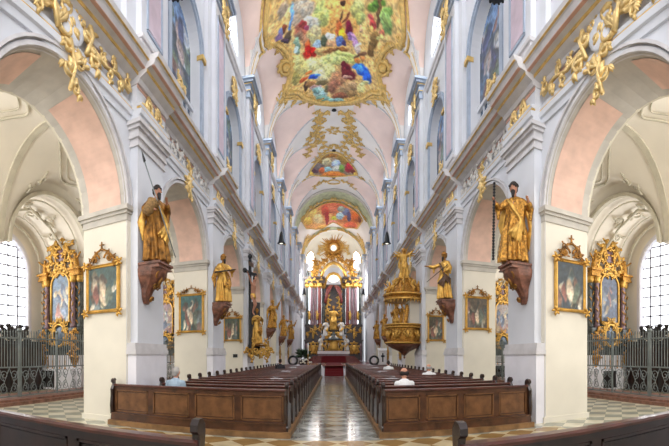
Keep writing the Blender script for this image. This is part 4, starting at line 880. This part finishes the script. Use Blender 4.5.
m=MB(); m.box(-.3,.3,.0,.1,-.6,2.4); m.T=None; m.build('back_board',M['dark'],r)
# ------------------------------------------------------------------ pulpit
pu=empty('pulpit',(4.02,20.75,0)); tag(pu,'red and gold carved pulpit with a tasselled canopy hanging on the third pier','pulpit')
def octo(rf,n=8,ph=PI/8): return lambda prof: [[(r*math.cos(ph+2*PI*i/n),r*math.sin(ph+2*PI*i/n),z) for i in range(n)] for r,z in prof]
m=MB(); m.rev([(.03,1.55),(.06,1.62),(.02,1.7),(.12,1.78),(.3,1.95),(.75,2.15),(.98,2.3),(1.0,2.36)],10); m.build('underside',M['bracket'],pu)
m=MB(); m.rev([(1.0,2.36),(1.08,2.4),(1.08,2.5),(.98,2.55),(1.02,2.75),(.98,3.1),(1.0,3.3),(1.1,3.36),(1.14,3.48),(1.0,3.5),(.95,3.45),(.9,2.6)],10); m.build('basket',M['olds'],pu)
m=MB(); 
for z,rr,t in ((2.45,1.11,.05),(3.33,1.08,.05),(3.47,1.15,.045)): m.tube([(rr*math.cos(2*PI*i/30),rr*math.sin(2*PI*i/30),z) for i in range(31)],t,6)
m.build('gilded_rims',M['gold'],pu,True)
for i in range(10):
    a=2*PI*(i+.5)/10; m=MB(); m.T=Matrix.Rotation(a+PI/2,4,'Z'); 
    strokes(m,[[(u,v+2.92,r) for u,v,r in st] for st in mirror([spiral(-.12,.1,.13,0,1.2,1,.035),leaf(-.05,-.25,1.9,.5,.05,.5)])+[leaf(0,-.25,PI/2,.55,.06,0)]],lambda u,v,d:(u,-1.0-d,v)); m.ball((0,-1.0,3.02),.1,8); m.build('relief_figure',M['gold'],pu,True)
m=MB(); m.box(.2,.9,-.5,.5,3.4,5.0); m.build('back_panel',M['cream'],pu)
for q in (-1,1):
    b=MB(); b.cap((-.1,q*.72,3.5),(0,q*.72,4.3),.13,.13); b.cap((0,q*.72,4.35),(0,q*.72,4.5),.1,.1); b.cap((-.1,q*.75,4.1),(-.3,q*.6,4.6),.06,.05); b.build('cherub',M['olds'],pu,True)
m=MB(); m.rev([(0,4.86),(1.05,4.86),(1.14,4.9),(1.16,5.0),(1.1,5.06),(1.14,5.12),(1.2,5.2),(1.0,5.26),(.8,5.45),(.62,5.75),(.5,6.0),(.4,6.1),(.42,6.2),(0,6.22)],20); m.build('canopy',M['olds'],pu,False)
m=MB()
for z,rr,t in ((4.9,1.16,.05),(5.18,1.2,.06),(6.15,.42,.05)): m.tube([(rr*math.cos(2*PI*i/30),rr*math.sin(2*PI*i/30),z) for i in range(31)],t,6)
for i in range(30):
    a=2*PI*i/30; x,y=1.14*math.cos(a),1.14*math.sin(a); m.loft([[(x*.93,y*.93,4.86),(x,y,4.86),(x*1.0-.08*math.sin(a),y+.08*math.cos(a),4.86)],[(x*.97,y*.97,4.66),(x*.98,y*.98,4.66),(x*.975,y*.985,4.66)]])
m.build('tassel_fringe',M['gold'],pu)
m=MB()
for i in range(10):
    a=2*PI*i/10; m.T=Matrix.Rotation(a,4,'Z')
    strokes(m,[[(u*1,v,r) for u,v,r in st] for st in [[(1.05,5.3,.06),(.95,5.6,.07),(.7,5.75,.06),(.6,6.0,.06),(.42,6.2,.05)],spiral(1.0,5.42,.16,0,1.2,1,.05),spiral(.62,5.95,.13,PI,1.2,-1,.04),leaf(.85,5.6,1.3,.4,.06,.6)]],lambda u,v,d:(u,d,v))
m.T=None; m.build('canopy_scrolls',M['gold'],pu,True)
for i in range(5):
    a=2*PI*(i+.5)/5; b=MB(); x,y=.9*math.cos(a),.9*math.sin(a); b.cap((x,y,5.4),(x*.95,y*.95,5.62),.1,.1); b.cap((x*.95,y*.95,5.74),(x*.95,y*.95,5.78),.075,.08); b.cap((x,y,5.6),(x*1.3,y*1.3,5.85),.04,.035); b.build('cherub',M['olds'],pu,True)
statue('statue','gilded winged angel standing with raised arms on top of the pulpit canopy',(3.98,20.7,6.2),R(-20),1.75,'gold','gold','olds',{'L':[(.42,-.1,1.55),(.7,-.15,1.85)],'R':[(-.4,-.1,1.4),(-.6,-.3,1.6)]},None,False,False,31,True,.035)
# ------------------------------------------------------------------ side altars
def side_altar(label,loc,H0=1.3,seed=1,blue=(120,138,156)):
    r=empty('side_altar',loc); tag(r,label,'altar')
    m=MB(); m.box(-1.5,1.5,-.5,0,0,1.7); m.box(-1.2,1.2,-.8,-.5,0,1.05); m.box(-1.56,1.56,-.56,0,1.62,1.74); m.build('plinth',M['plinth'],r)
    m=MB(); m.box(-.85,.0,-.83,-.8,.1,.95); m.build('antependium',M['dark'],r)
    m=MB(); m.box(-1.3,1.3,-.3,0,1.74,5.9); m.build('back_wall_panel',M['dkm'],r)
    # arched painting
    NX,NZ=40,70; gx,gz=np.meshgrid(np.linspace(-.62,.62,NX+1),np.linspace(3.45,5.95,NZ+1)); gx=gx.ravel(); gz=gz.ravel()
    rg=random.Random(seed); bl=[(rg.uniform(-.5,.5),rg.uniform(3.5,5.2),rg.uniform(.06,.2),rg.uniform(.12,.4),rg.uniform(-30,30),rg.choice([(150,160,175),(110,120,140),(190,190,180),(176,130,120),(90,100,120),(200,180,150)])) for _ in range(22)]
    cols=paint(gx,gz,blue,ub(bl),seed,.08,4,.25,9)*(.8 if seed==3 else .5 if seed==5 else .65); keep=(gz<5.33)|(gx**2+(gz-5.33)**2<.63**2)
    fs=[q for q in [(j*(NX+1)+k,j*(NX+1)+k+1,(j+1)*(NX+1)+k+1,(j+1)*(NX+1)+k) for j in range(NZ) for k in range(NX)] if all(keep[a] for a in q)]
    m=MB(); m.add([(a,-.34,b) for a,b in zip(gx,gz)],fs); o=m.build('altar_painting',M['canvas'],r); setcol(o.data,cols)
    m=MB(); P=[(-.64,-.36,3.42),(.64,-.36,3.42)]+[(.64*math.cos(PI*i/16),-.36,5.33+.64*math.sin(PI*i/16)) for i in range(17)]+[(-.64,-.36,3.42)]; m.tube(P,.07,6); m.build('gilded_frame',M['gold'],r,True)
    for q in (-1,1):
        for xx,yy in ((.92,-.4),(1.22,-.25)):
            c=MB(); c.rev([(.15,3.1),(.17,3.2),(.12,3.3),(.13,3.6),(.115,5.3),(.13,5.35)],12,(q*xx,yy,0)); o=c.build('column',M['dkm'] if xx>1 else M['colm'],r,True)
            c=MB(); c.rev([(.12,5.33),(.2,5.5),(.17,5.6),(.24,5.66),(0,5.67)],10,(q*xx,yy,0)); 
            for k in range(6): a=k*PI/3; strokes(c,[leaf(q*xx+.1*math.cos(a),5.36,1.3,.25,.035,0)],lambda u,v,d:(u,yy+.1*math.sin(a),v))
            c.build('capital',M['gold'],o,True)
            c=MB(); strokes(c,[leaf(q*xx,3.3+.28*k,1.0 if k%2 else 2.1,.3,.03,.5) for k in range(7)],lambda u,v,d:(u,yy-.12-d,v)); c.build('gilded_vine',M['olds'],o,True)
        m=MB(); m.box(q*.78,q*1.42,-.6,0,5.67,5.76); m.box(q*.8,q*1.38,-.56,0,5.76,5.95); m.box(q*.74,q*1.46,-.66,0,5.95,6.05); m.build('entablature_block',M['olds'],r)
        m=MB(); m.box(q*.76,q*1.4,-.6,0,1.74,3.1); m.build('pedestal',M['dkm'],r)
        m=MB(); strokes(m,garland([(q*1.08,1.5),(q*1.05,2.2),(q*1.1,3.0)],.34,seed+3,1.2,2),lambda u,v,d:(u,-.62-d,v)); m.rev([(.02,.9),(.08,1.0),(.2,1.2),(.34,1.6),(.36,1.75)],10,(q*1.08,-.35,0)); m.build('pedestal_bracket',M['olds'],r,True)
        b=MB(); b.cap((q*1.1,-.35,6.1),(q*1.08,-.38,6.55),.16,.13); b.cap((q*1.05,-.4,6.68),(q*1.05,-.4,6.74),.09,.09); b.cap((q*1.15,-.4,6.5),(q*1.45,-.5,6.75),.05,.04); b.cap((q*1.0,-.4,6.45),(q*.75,-.5,6.6),.05,.04); b.build('cherub',M['olds'],r,True)
    m=MB(); S=mirror(garland([(-.95,6.0),(-.75,6.5),(-.55,7.1),(-.3,7.6),(0,7.9)],.46,seed+7,1.5,2)+garland([(-.6,5.95),(-.35,6.2),(0,6.1)],.4,seed+9,1.4,2))
    strokes(m,S,lambda u,v,d:(u,-.35-d,v),5,.8,1.15); m.build('crown_scrolls',M['gold'],r,True)
    m=MB(); m.ball((0,-.25,6.85),.33,14,1,.3,1.35); m.build('crown_medallion',M['colm'],r,True)
    m=MB(); m.tube([(.36*math.cos(t),-.36,6.85+.48*math.sin(t)) for t in [2*PI*k/24 for k in range(25)]],.06,6); m.build('medallion_ring',M['gold'],r,True)
    m=MB(); m.ball((0,-.38,2.75),.36,14,1,.25,1.35); m.build('oval_picture',M['lat'],r,True)
    m=MB(); m.tube([(.42*math.cos(t),-.45,2.75+.56*math.sin(t)) for t in [2*PI*k/24 for k in range(25)]],.07,6); strokes(m,mirror(garland([(-.5,2.2),(-.6,2.8),(-.35,3.35),(0,3.5)],.3,seed+13,1.3,1)),lambda u,v,d:(u,-.45-d,v)); m.build('oval_frame',M['gold'],r,True)
    for q in (-.25,.25,-.6,.6):
        c=MB(); c.rev([(.07,1.06),(.03,1.1),(.02,1.3),(.03,1.45),(.015,1.5),(.015,1.75)],8,(q,-.66,0)); c.build('candlestick',M['olds'],r,True)
    return r
side_altar('gilded side altar with pale blue painting behind the nearest crucifix side arch',(-12.85,PY[2]-.37,0),seed=3)
side_altar('gilded side altar with dark blue painting behind the nearest pulpit side arch',(12.95,PY[2]-.37,0),seed=5,blue=(108,118,140))
side_altar('gilded side altar with pale painting seen through the second arch of the crucifix side',(-12.7,PY[4]-.37,0),seed=7,blue=(176,150,150))
side_altar('gilded side altar with pale painting seen through the second arch of the pulpit side',(12.7,PY[4]-.37,0),seed=9,blue=(176,160,150))
# ------------------------------------------------------------------ iron grilles, kerbs, confessionals
def grille(label,s,y0,y1):
    r=empty('iron_grille',(s*10.1,y0,.22)); tag(r,label,'grille','iron grilles closing the chapels'); L=y1-y0
    m=MB()
    for z in (.02,1.05,2.1): m.box(-.03,.03,0,L,z,z+.05)
    m.build('rails',M['iron'],r)
    for q in range(4):
        m=MB(); y=L*q/3; m.box(-.028,.028,y-.028,y+.028,0,2.35); m.ball((0,y,2.42),.07,8); m.build('post',M['iron'],r)
    m=MB(); n=int(L/.13)
    for k in range(1,n):
        y=L*k/n; m.box(-.011,.011,y-.011,y+.011,1.05,2.3)
        m.tube([(0,y,2.28),(0,y,2.34),(0,y,2.44)],[.012,.022,.002],5)
    m.build('upright_bars',M['iron'],r)
    m=MB(); n=int(L/.42)
    for k in range(n):
        y=L*(k+.5)/n
        for z,d in ((.32,1),(.8,-1)):
            st=spiral(y,z,.2,PI/2*d,1.5,d*(1 if k%2 else -1),.016); m.tube([(0,u,v) for u,v,_ in st],.014,5)
    for k in range(n): y0_=L*k/n; y1_=L*(k+1)/n; m.tube([(0,y0_,.05),(0,(y0_+y1_)/2,.56),(0,y0_,1.05)],.012,5); m.tube([(0,y1_,.05),(0,(y0_+y1_)/2,.56),(0,y1_,1.05)],.012,5)
    m.build('scroll_panels',M['iron'],r,True)
    return r
for s,land in ((-1,'crucifix'),(1,'pulpit')):
    for i in range(0,4):
        grille('grey wrought-iron chapel grille with scrolled lower panels, %s bay of the %s side aisle'%(('nearest','second','third','fourth')[i],land),s,PY[i]+.05,PY[i+1]-.05)
    m=MB(); m.box(s*9.75,s*11.3,-1,30,0,.2); m.box(s*9.6,s*9.8,-1,30,0,.12); o=m.build('trim_chapel_step_'+('left' if s<0 else 'right'),M['kerb']); o['kind']='structure'
    r=empty('confessional',(s*14.3,11.4,0),PI/2 if s<0 else -PI/2); tag(r,'dark carved wooden confessional under the aisle window of the %s side'%land,'confessional')
    m=MB(); m.box(-1.7,1.7,-.9,.2,0,.15); m.box(-1.65,1.65,-.85,.2,.15,2.3); m.build('cabinet',M['dark'],r)
    for q in (-1.1,0,1.1):
        m=MB(); m.box(q-.42,q+.42,-.9,-.85,.3,2.1); m.box(q-.3,q+.3,-.93,-.9,1.1,1.95); m.build('door',M['woodd'],r)
    m=MB(); m.box(-1.75,1.75,-.95,.2,2.3,2.42); m.build('cornice',M['dark'],r)
    m=MB(); strokes(m,mirror(garland([(-1.0,2.45),(-.5,2.7),(0,3.0)],.45,61,1.5,2)),lambda u,v,d:(u,-.6-d,v),5,.8,1.5); m.build('carved_crest',M['dark'],r,True)
# ------------------------------------------------------------------ hanging lamps
def lamp(label,x,y,z,s):
    r=empty('hanging_lamp',(x,y,z)); tag(r,label,'lamp')
    m=MB(); m.rev([(.26,0),(.28,.04),(.22,.16),(.17,.5),(.12,.75),(.06,.9),(.0,.95)],14); 
    for k in range(14): a=2*PI*k/14; m.ball((.27*math.cos(a),.27*math.sin(a),.02),.04,6)
    m.build('bell_shade',M['black'],r,True)
    m=MB(); m.rev([(0,-.02),(.12,.0),(.14,.06),(0,.1)],12); m.build('bulb',M['bulb'],r,True)
    m=MB(); m.tube([(0,0,.93),(0,0,1.5),(s*.08,0,2.0),(s*(4.86-abs(x)),0,4.2)],.014,6); m.build('bracket_arm',M['black'],r,True)
for s,land in ((-1,'crucifix'),(1,'pulpit')):
    for y,x,lz,lab in ((8.55,4.02,11.1,'hanging high over the nearest pews of'),(27.8,4.05,10.35,'hanging over the middle of the nave on'),(49.5,4.0,10.0,'hanging beside the high altar on')): lamp('black bell-shaped lamp %s the %s side'%(lab,land),s*x,y,lz,s)
# ------------------------------------------------------------------ chancel
m=MB()
for k in range(5): m.box(-.95,.95,30.4+.4*k,32.5,0.0,.17*(k+1))
o=m.build('chancel_steps',M['plinth'],None); tag(o,'pale stone steps rising to the chancel at the end of the centre aisle','steps')
m=MB()
for k in range(5): m.box(-.8,.8,30.37+.4*k,30.80+.4*k,.17*(k+1)-.17+.01,.17*(k+1)+.012)
m.box(-.8,.8,32.3,50,.862,.872); o=m.build('red_carpet_runner',M['carpet'],None); tag(o,'deep red carpet runner laid over the chancel steps','carpet')
for s,land in ((-1,'crucifix'),(1,'pulpit')):
    r=empty('communion_rail',(0,30.6,.84)); tag(r,'low white marble rail on the %s side of the chancel steps'%land,'rail')
    m=MB(); x0,x1=sorted((s*1.0,s*4.7)); m.box(x0,x1,-.15,.15,0,.08); m.build('top_slab',M['white'],r)
    m=MB()
    for k in range(9): x=s*(1.1+.42*k); m.rev([(.05,-.8),(.08,-.6),(.04,-.3),(.06,0)],6,(x,-.12,0))
    m.build('balusters',M['plinth'],r)
    m=MB(); m.box(x0,x1,-.22,-.08,-.84,-.76); m.build('footing',M['grey'],r)
# altar steps
m=MB()
for k in range(5): m.box(-3.4+.15*k,3.4-.15*k,46+.7*k,57.3,.86+.0,.86+.17*(k+1))
o=m.build('altar_steps',M['redm'],None); tag(o,'broad dark red marble steps below the high altar','steps')
m=MB(); 
for k in range(5): m.box(-1.6,1.6,45.97+.7*k,46.72+.7*k,.86+.17*k+.01,.86+.17*(k+1)+.012)
o=m.build('altar_carpet',M['carpet'],None); tag(o,'red carpet covering the steps of the high altar','carpet')
# ------------------------------------------------------------------ high altar
ZB=1.7
ha=empty('high_altar',(0,55.2,0)); tag(ha,'towering high altar of dark marble columns and gilded figures under a golden sunburst','altar')
m=MB(); m.box(-2.2,2.2,-3.2,-2.2,1.7,2.3); m.build('altar_table',M['colm'],ha)
m=MB(); m.box(-2.3,2.3,-3.3,-2.15,2.3,2.42); m.box(-2.3,2.3,-3.32,-3.28,2.0,2.42); m.build('altar_cloth',M['white'],ha)
m=MB(); m.box(-1.7,1.7,-.6,1,1.0,4.2); m.build('central_block',M['altw'],ha)
for q in (-1,1):
    m=MB(); m.box(q*1.7,q*4.3,-.9,1,1.0,3.9); m.box(q*1.6,q*4.4,-1,1,3.9,4.1); m.build('lower_storey',M['altw'],ha)
    m=MB(); m.box(q*1.9,q*4.2,-.8,.9,4.1,6.1); m.box(q*1.8,q*4.3,-.95,.9,6.1,6.3); m.build('pedestal_storey',M['altw'],ha)
    m=MB(); strokes(m,garland([(q*1.7,6.2),(q*3,5.3),(q*4.1,5.2)],.6,73,1,1),lambda u,v,d:(u,-.98-d,v)); m.build('pedestal_relief',M['gold'],ha,True)
    for x,y,mt in ((3.95,-.35,'dkm'),(3.3,-.6,'colm'),(2.75,-.3,'colm'),(2.1,-.55,'redm'),(1.55,.2,'dkm')):
        c=MB(); z0=6.3 if x>1.7 else 5.0
        c.rev([(.32,z0),(.34,z0+.15),(.25,z0+.3),(.26,z0+1),(.23,11.8),(.25,11.9)],14,(q*x,y,0)); o=c.build('column',M[mt],ha,True)
        c=MB(); c.rev([(.24,11.9),(.34,12.25),(.4,12.4),(.44,12.6),(0,12.62)],12,(q*x,y,0)); strokes(c,[leaf(q*x-.25+.1*k,11.95,PI/2,.55,.07,(k-2)*.2) for k in range(6)],lambda u,v,d:(u,y-.3-d,v)); c.build('capital',M['gold'],o,True)
    m=MB(); 
    for z0,z1,e in ((12.6,12.8,0),(12.8,13.2,-.05),(13.2,13.5,.12)): m.box(q*1.3,q*(4.35+e),-.95-e,.9,z0,z1)
    m.build('entablature',M['altw'],ha)
    m=MB(); strokes(m,garland([(q*1.5,13.0),(q*2.6,12.95),(q*4.2,13.0)],.42,71,.7,1),lambda u,v,d:(u,-1.05-d,v)); m.build('gilded_relief',M['gold'],ha,True)
    # volute gable over the entablature
    m=MB(); m.tube([(q*2.9,-.2,13.5),(q*2.7,-.2,14.4),(q*2.2,-.2,15.3),(q*1.5,-.2,15.9),(q*.8,-.2,16.2)],[.35,.32,.28,.25,.2],8); st=spiral(q*2.9,13.95,.55,0,1.4,-q,.16); m.tube([(u,-.3,v) for u,v,_ in st],.15,6); m.build('volute',M['gold'],ha,True)
    m=MB(); strokes(m,garland([(q*3.0,13.6),(q*2.5,15.0),(q*1.4,16.1),(q*.3,16.6)],.7,75,1.3,2),lambda u,v,d:(u,-.5-d,v),5,.8,1.1); m.build('volute_leaves',M['olds'],ha,True)
    m=MB(); m.rev([(.1,13.5),(.26,13.65),(.16,13.8),(.28,14.1),(.16,14.3),(.05,14.45),(0,14.6)],10,(q*3.9,-.4,0)); m.build('urn',M['dkm'],ha,True)
    # gilded shrines of the lower storey
    m=MB(); strokes(m,mirror(garland([(-.5,1.9),(-.6,2.8),(-.2,3.6),(0,3.9)],.5,77,1.3,2)),lambda u,v,d:(q*3.05+u,-1.0-d,v),5,.8,1.2); m.ball((q*3.05,-1.0,2.7),.45,12,1,.4,1.5); m.build('side_shrine',M['gold'],ha,True)
    m=MB(); m.tube([(q*4.05,-1.1,1.0),(q*4.05,-1.1,3.6)],.06,6); m.rev([(.25,1.0),(.1,1.2),(.06,1.4),(.14,2.2),(.06,2.5),(.18,3.5),(.0,3.55)],8,(q*4.05,-1.1,0)); m.build('candelabrum',M['colm'],ha,True)
m=MB(); m.box(-1.3,1.3,.4,.9,4.0,12.6); m.build('throne_niche',M['altw'],ha)
m=MB(); m.tube([(-1.35,-.3,12.3),(-1.1,-.4,13.3),(-.6,-.5,13.9),(0,-.5,14.1),(.6,-.5,13.9),(1.1,-.4,13.3),(1.35,-.3,12.3)],.22,8); m.tube([(-1.9,-.4,13.4),(-1.5,-.5,14.6),(-.8,-.5,15.4),(0,-.5,15.7),(.8,-.5,15.4),(1.5,-.5,14.6),(1.9,-.4,13.4)],.25,8); m.build('gilded_arches',M['gold'],ha,True)
m=MB(); m.ball((0,.1,13.6),1.0,16,1,.2,.75); m.build('amber_window',M['bulb'],ha,True)
for q in (-1,1):
    m=MB()
    for k in range(4): m.tube([(q*(.15+.1*k),.2,12.4),(q*(.5+.14*k),-.1,11.9),(q*(.95+.1*k),-.1,11.0-.35*k),(q*1.15,-.0,9.6)],[.16,.2,.2,.1],6)
    m.build('canopy_drapery',M['redm'],ha,True)
    m=MB(); strokes(m,garland([(q*.9,6.0),(q*1.2,8.0),(q*.8,10.0),(q*1.1,11.6)],.5,91,1.0,2),lambda u,v,d:(u,.3-d,v)); m.build('niche_scrolls',M['gold'],ha,True)
    for xx,zz in ((3.62,7.2),(2.45,7.2),(3.05,4.4)):
        b=MB(); b.cap((q*xx,-.9,zz),(q*xx,-.9,zz+.55),.16,.2); b.cap((q*xx,-.9,zz+.65),(q*xx,-.92,zz+.95),.17,.12); b.cap((q*xx,-.95,zz+1.1),(q*xx,-.95,zz+1.16),.09,.1); b.cap((q*xx,-.9,zz+.85),(q*xx+.3,-1.1,zz+.7),.06,.04); b.cap((q*xx,-.9,zz+.85),(q*xx-.25,-1.1,zz+1.05),.06,.04); b.build('small_gilded_figure',M['gold'],ha,True)
m=MB(); m.rev([(1.5,4.0),(1.4,4.3),(1.1,4.6),(.9,5.1),(.8,5.4),(1.0,5.5),(0,5.52)],12,(0,-.4,0)); m.build('throne_base',M['dkm'],ha,True)
m=MB(); strokes(m,mirror(garland([(-1.3,2.6),(-1.0,3.6),(-.6,4.6),(-.9,5.4)],.6,81,1.4,2)+garland([(-.2,2.5),(-.5,3.2),(0,4.4)],.5,83,1.2,2)),lambda u,v,d:(u,-1.3-d,v),5,.8,1.2); m.rev([(.9,2.4),(.8,2.9),(.85,3.6),(.6,4.1),(.3,4.5),(0,4.7)],12,(0,-.9,0)); m.build('tabernacle',M['gold'],ha,True)
# sunburst
sb=MB(); rg=random.Random(5)
for k in range(52):
    a=2*PI*k/52; L=rg.uniform(1.3,2.1) if k%2 else rg.uniform(1.7,2.5); c,sn=math.cos(a),math.sin(a)
    p=(-sn*.15,c*.15); sb.loft([[(.55*c+p[0],-.3,17.9+.55*sn+p[1]),(.55*c-p[0],-.3,17.9+.55*sn-p[1]),(.55*c,-.38,17.9+.55*sn)],[(L*c+p[0]*.2,-.2,17.9+L*sn+p[1]*.2),(L*c-p[0]*.2,-.2,17.9+L*sn-p[1]*.2),(L*c,-.23,17.9+L*sn)]])
sb.build('sunburst_rays',M['gold'],ha)
m=MB(); 
for k in range(16): a=2*PI*k/16; m.ball((.75*math.cos(a),-.45,17.9+.75*math.sin(a)),.26,8)
for k in range(9): m.ball((-.9+.22*k,-.5,16.75+.1*math.sin(k*2)),.25,8)
m.build('sunburst_clouds',M['olds'],ha,True)
m=MB(); m.ball((0,-.5,17.9),.36,14,1,.4,1); m.build('sunburst_centre',M['bulb'],ha,True)
def hst(lab,x,y,z,H,rz=0,robe='gold',seed=40,**kw): return statue('statue',lab,(x,55.2+y,z),rz,H,robe,'gold','olds',kw.get('arms'),None,False,False,seed,kw.get('wings',False),.06)
hst('large gilded enthroned figure at the centre of the high altar',0,-.5,5.5,3.8,0,'gold',41,arms={'R':[(-.4,-.1,1.4),(-.5,-.3,1.7)],'L':[(.36,-.1,1.25),(.3,-.35,1.3)]})
hst('white and gold church father statue on the left edge of the central throne, upper one',-1.15,-1.2,4.6,2.6,.3,'stucco',42)
hst('white and gold church father statue on the right edge of the central throne, upper one',1.15,-1.2,4.6,2.6,-.3,'stucco',43)
hst('white and gold statue standing beside the tabernacle, nearer the crucifix side',-1.9,-1.3,2.45,2.3,.5,'stucco',44)
hst('white and gold statue standing beside the tabernacle, nearer the pulpit side',1.9,-1.3,2.45,2.3,-.5,'stucco',45)
hst('gilded winged angel seated on the volute of the high altar, crucifix side',-2.7,-.6,14.4,2.0,.4,'olds',46,wings=True)
hst('gilded winged angel seated on the volute of the high altar, pulpit side',2.7,-.6,14.4,2.0,-.4,'olds',47,wings=True)
for k,x in enumerate((-1.7,-1.2,-.7,.7,1.2,1.7)):
    r=empty('candlestick',(x,52.5,2.42)); tag(r,'tall golden altar candlestick, %s from the crucifix side'%ORD[k+1],'candlestick','six candlesticks on the high altar table')
    m=MB(); m.rev([(.12,0),(.05,.08),(.04,.3),(.07,.4),(.03,.5),(.08,.7),(0,.71)],8); m.build('stand',M['gold'],r,True)
    m=MB(); m.rev([(.025,.7),(.025,1.1),(0,1.12)],6); m.build('candle',M['white'],r,True)
# ------------------------------------------------------------------ chancel furniture
r=empty('ambo',(4.35,32.6,.86)); tag(r,'white draped lectern with a dark emblem at the pulpit side of the chancel','lectern')
m=MB(); m.box(-.35,.35,-.25,.25,0,1.3); m.build('body',M['white'],r)
m=MB(); m.add([(-.42,-.35,1.28),(.42,-.35,1.28),(.42,.3,1.5),(-.42,.3,1.5),(-.42,-.35,1.34),(.42,-.35,1.34),(.42,.3,1.56),(-.42,.3,1.56)],[(0,1,2,3),(4,5,6,7),(0,1,5,4),(2,3,7,6),(1,2,6,5),(0,3,7,4)]); m.build('book_rest',M['white'],r)
m=MB(); m.box(-.06,.06,-.27,-.25,.3,1.1); m.box(-.16,.16,-.27,-.25,.75,.9); m.build('emblem',M['darkc'],r)
for s,land in ((-1,'crucifix'),(1,'pulpit')):
    r=empty('wreath',(-3.5 if s<0 else 3.42,31.0,.86),0); tag(r,'dark round wreath standing at the chancel edge on the %s side'%land,'wreath')
    m=MB(); m.tube([(.36*math.cos(t),-.0,.45+.36*math.sin(t)) for t in [2*PI*k/24 for k in range(25)]],.09,8); m.build('ring',M['black'],r,True)
r=empty('potted_plant',(-2.8,33.0,.86)); tag(r,'bushy dark green plant arrangement with white flowers beside the altar steps','plant')
m=MB(); rg=random.Random(3); m.rev([(.3,0),(.4,.5),(.42,.55),(0,.56)],12); m.build('pot',M['dark'],r,True)
m=MB()
for k in range(170):
    a=rg.uniform(0,2*PI); e=rg.uniform(-.2,1.4); L=rg.uniform(.4,1.0); p=Vector((0,0,.8)); d=Vector((math.cos(a)*math.cos(e),math.sin(a)*math.cos(e),math.sin(e))); m.tube([tuple(p+d*L*.3),tuple(p+d*L*.7),tuple(p+d*L+Vector((0,0,-.05)))],[.02,.09,.01],4,.3)
o=m.build('foliage',M['green'],r,True)
m=MB()
for k in range(16): a=rg.uniform(PI,2*PI); m.ball((.8*math.cos(a)*rg.uniform(.3,1),.5*math.sin(a),rg.uniform(.2,.7)),.09,6)
m.build('flowers',M['flower'],r,True)
r=empty('paschal_candle',(-2.3,32.3,.86)); tag(r,'tall white candle on a slim stand beside the green plant','candle')
m=MB(); m.rev([(.2,0),(.04,.08),(.03,.9),(.08,1.0),(0,1.01)],10); m.build('stand',M['gold'],r,True); m=MB(); m.rev([(.05,1.0),(.05,2.0),(0,2.02)],8); m.build('candle',M['white'],r,True)
# ------------------------------------------------------------------ light and camera
wd=bpy.data.worlds.new('daylight'); bpy.context.scene.world=wd; wd.use_nodes=True
wd.node_tree.nodes['Background'].inputs[0].default_value=(.92,.96,1,1); wd.node_tree.nodes['Background'].inputs[1].default_value=.75
def area(name,loc,target,sx,sy,power,col=(1,1,1)):
    l=bpy.data.lights.new(name,'AREA'); l.shape='RECTANGLE'; l.size=sx; l.size_y=sy; l.energy=power; l.color=col
    o=bpy.data.objects.new(name,l); C.objects.link(o); o.location=loc
    d=Vector(target)-Vector(loc); o.rotation_euler=d.to_track_quat('-Z','Y').to_euler(); return o
for s in (-1,1):
    for b in BY[:7]: area('clerestory_daylight',(s*4.9,b,18.3),(-s*1,b+.5,12.5),1.8,1.8,150,(.86,.93,1))
    for b in BY[:5]: area('aisle_window_daylight',(s*14.4,b,5.3),(s*7,b,5.5),3,4.4,75,(1,.97,.9))
    area('apse_daylight',(s*3.0,61.0,12),(-s*2,54,12),1.2,6,260,(1,.97,.92)); area('added_choir_fill',(s*4.85,52.1,12.3),(-s*1.0,56,9),2.2,5,420,(1,.98,.94))  # the choir pair is added fill to brighten the high altar
for s in (-1,1): area('added_west_aisle_fill',(s*9.2,-1.4,4.5),(s*9.0,10,8.5),4,4,420,(1,.97,.92))  # added fill lights that brighten the aisle vaults, no window modelled behind them
area('west_window_daylight',(0,-2.4,12),(0,26,9),9,9,950,(1,.97,.95))
sc=bpy.context.scene
cd=bpy.data.cameras.new('camera'); cd.type='PANO'; cd.panorama_type='CENTRAL_CYLINDRICAL'; f=365.0
cd.central_cylindrical_range_u_min=-333/f; cd.central_cylindrical_range_u_max=336/f
cd.central_cylindrical_range_v_min=-90/f; cd.central_cylindrical_range_v_max=356/f
cam=bpy.data.objects.new('camera',cd); C.objects.link(cam); cam.location=(-.09,0,1.7); cam.rotation_euler=(PI/2,0,0); sc.camera=cam
sc.view_settings.view_transform='Standard'; sc.view_settings.look='None'; sc.view_settings.gamma=1; sc.view_settings.exposure=.34; sc.view_settings.use_curve_mapping=False
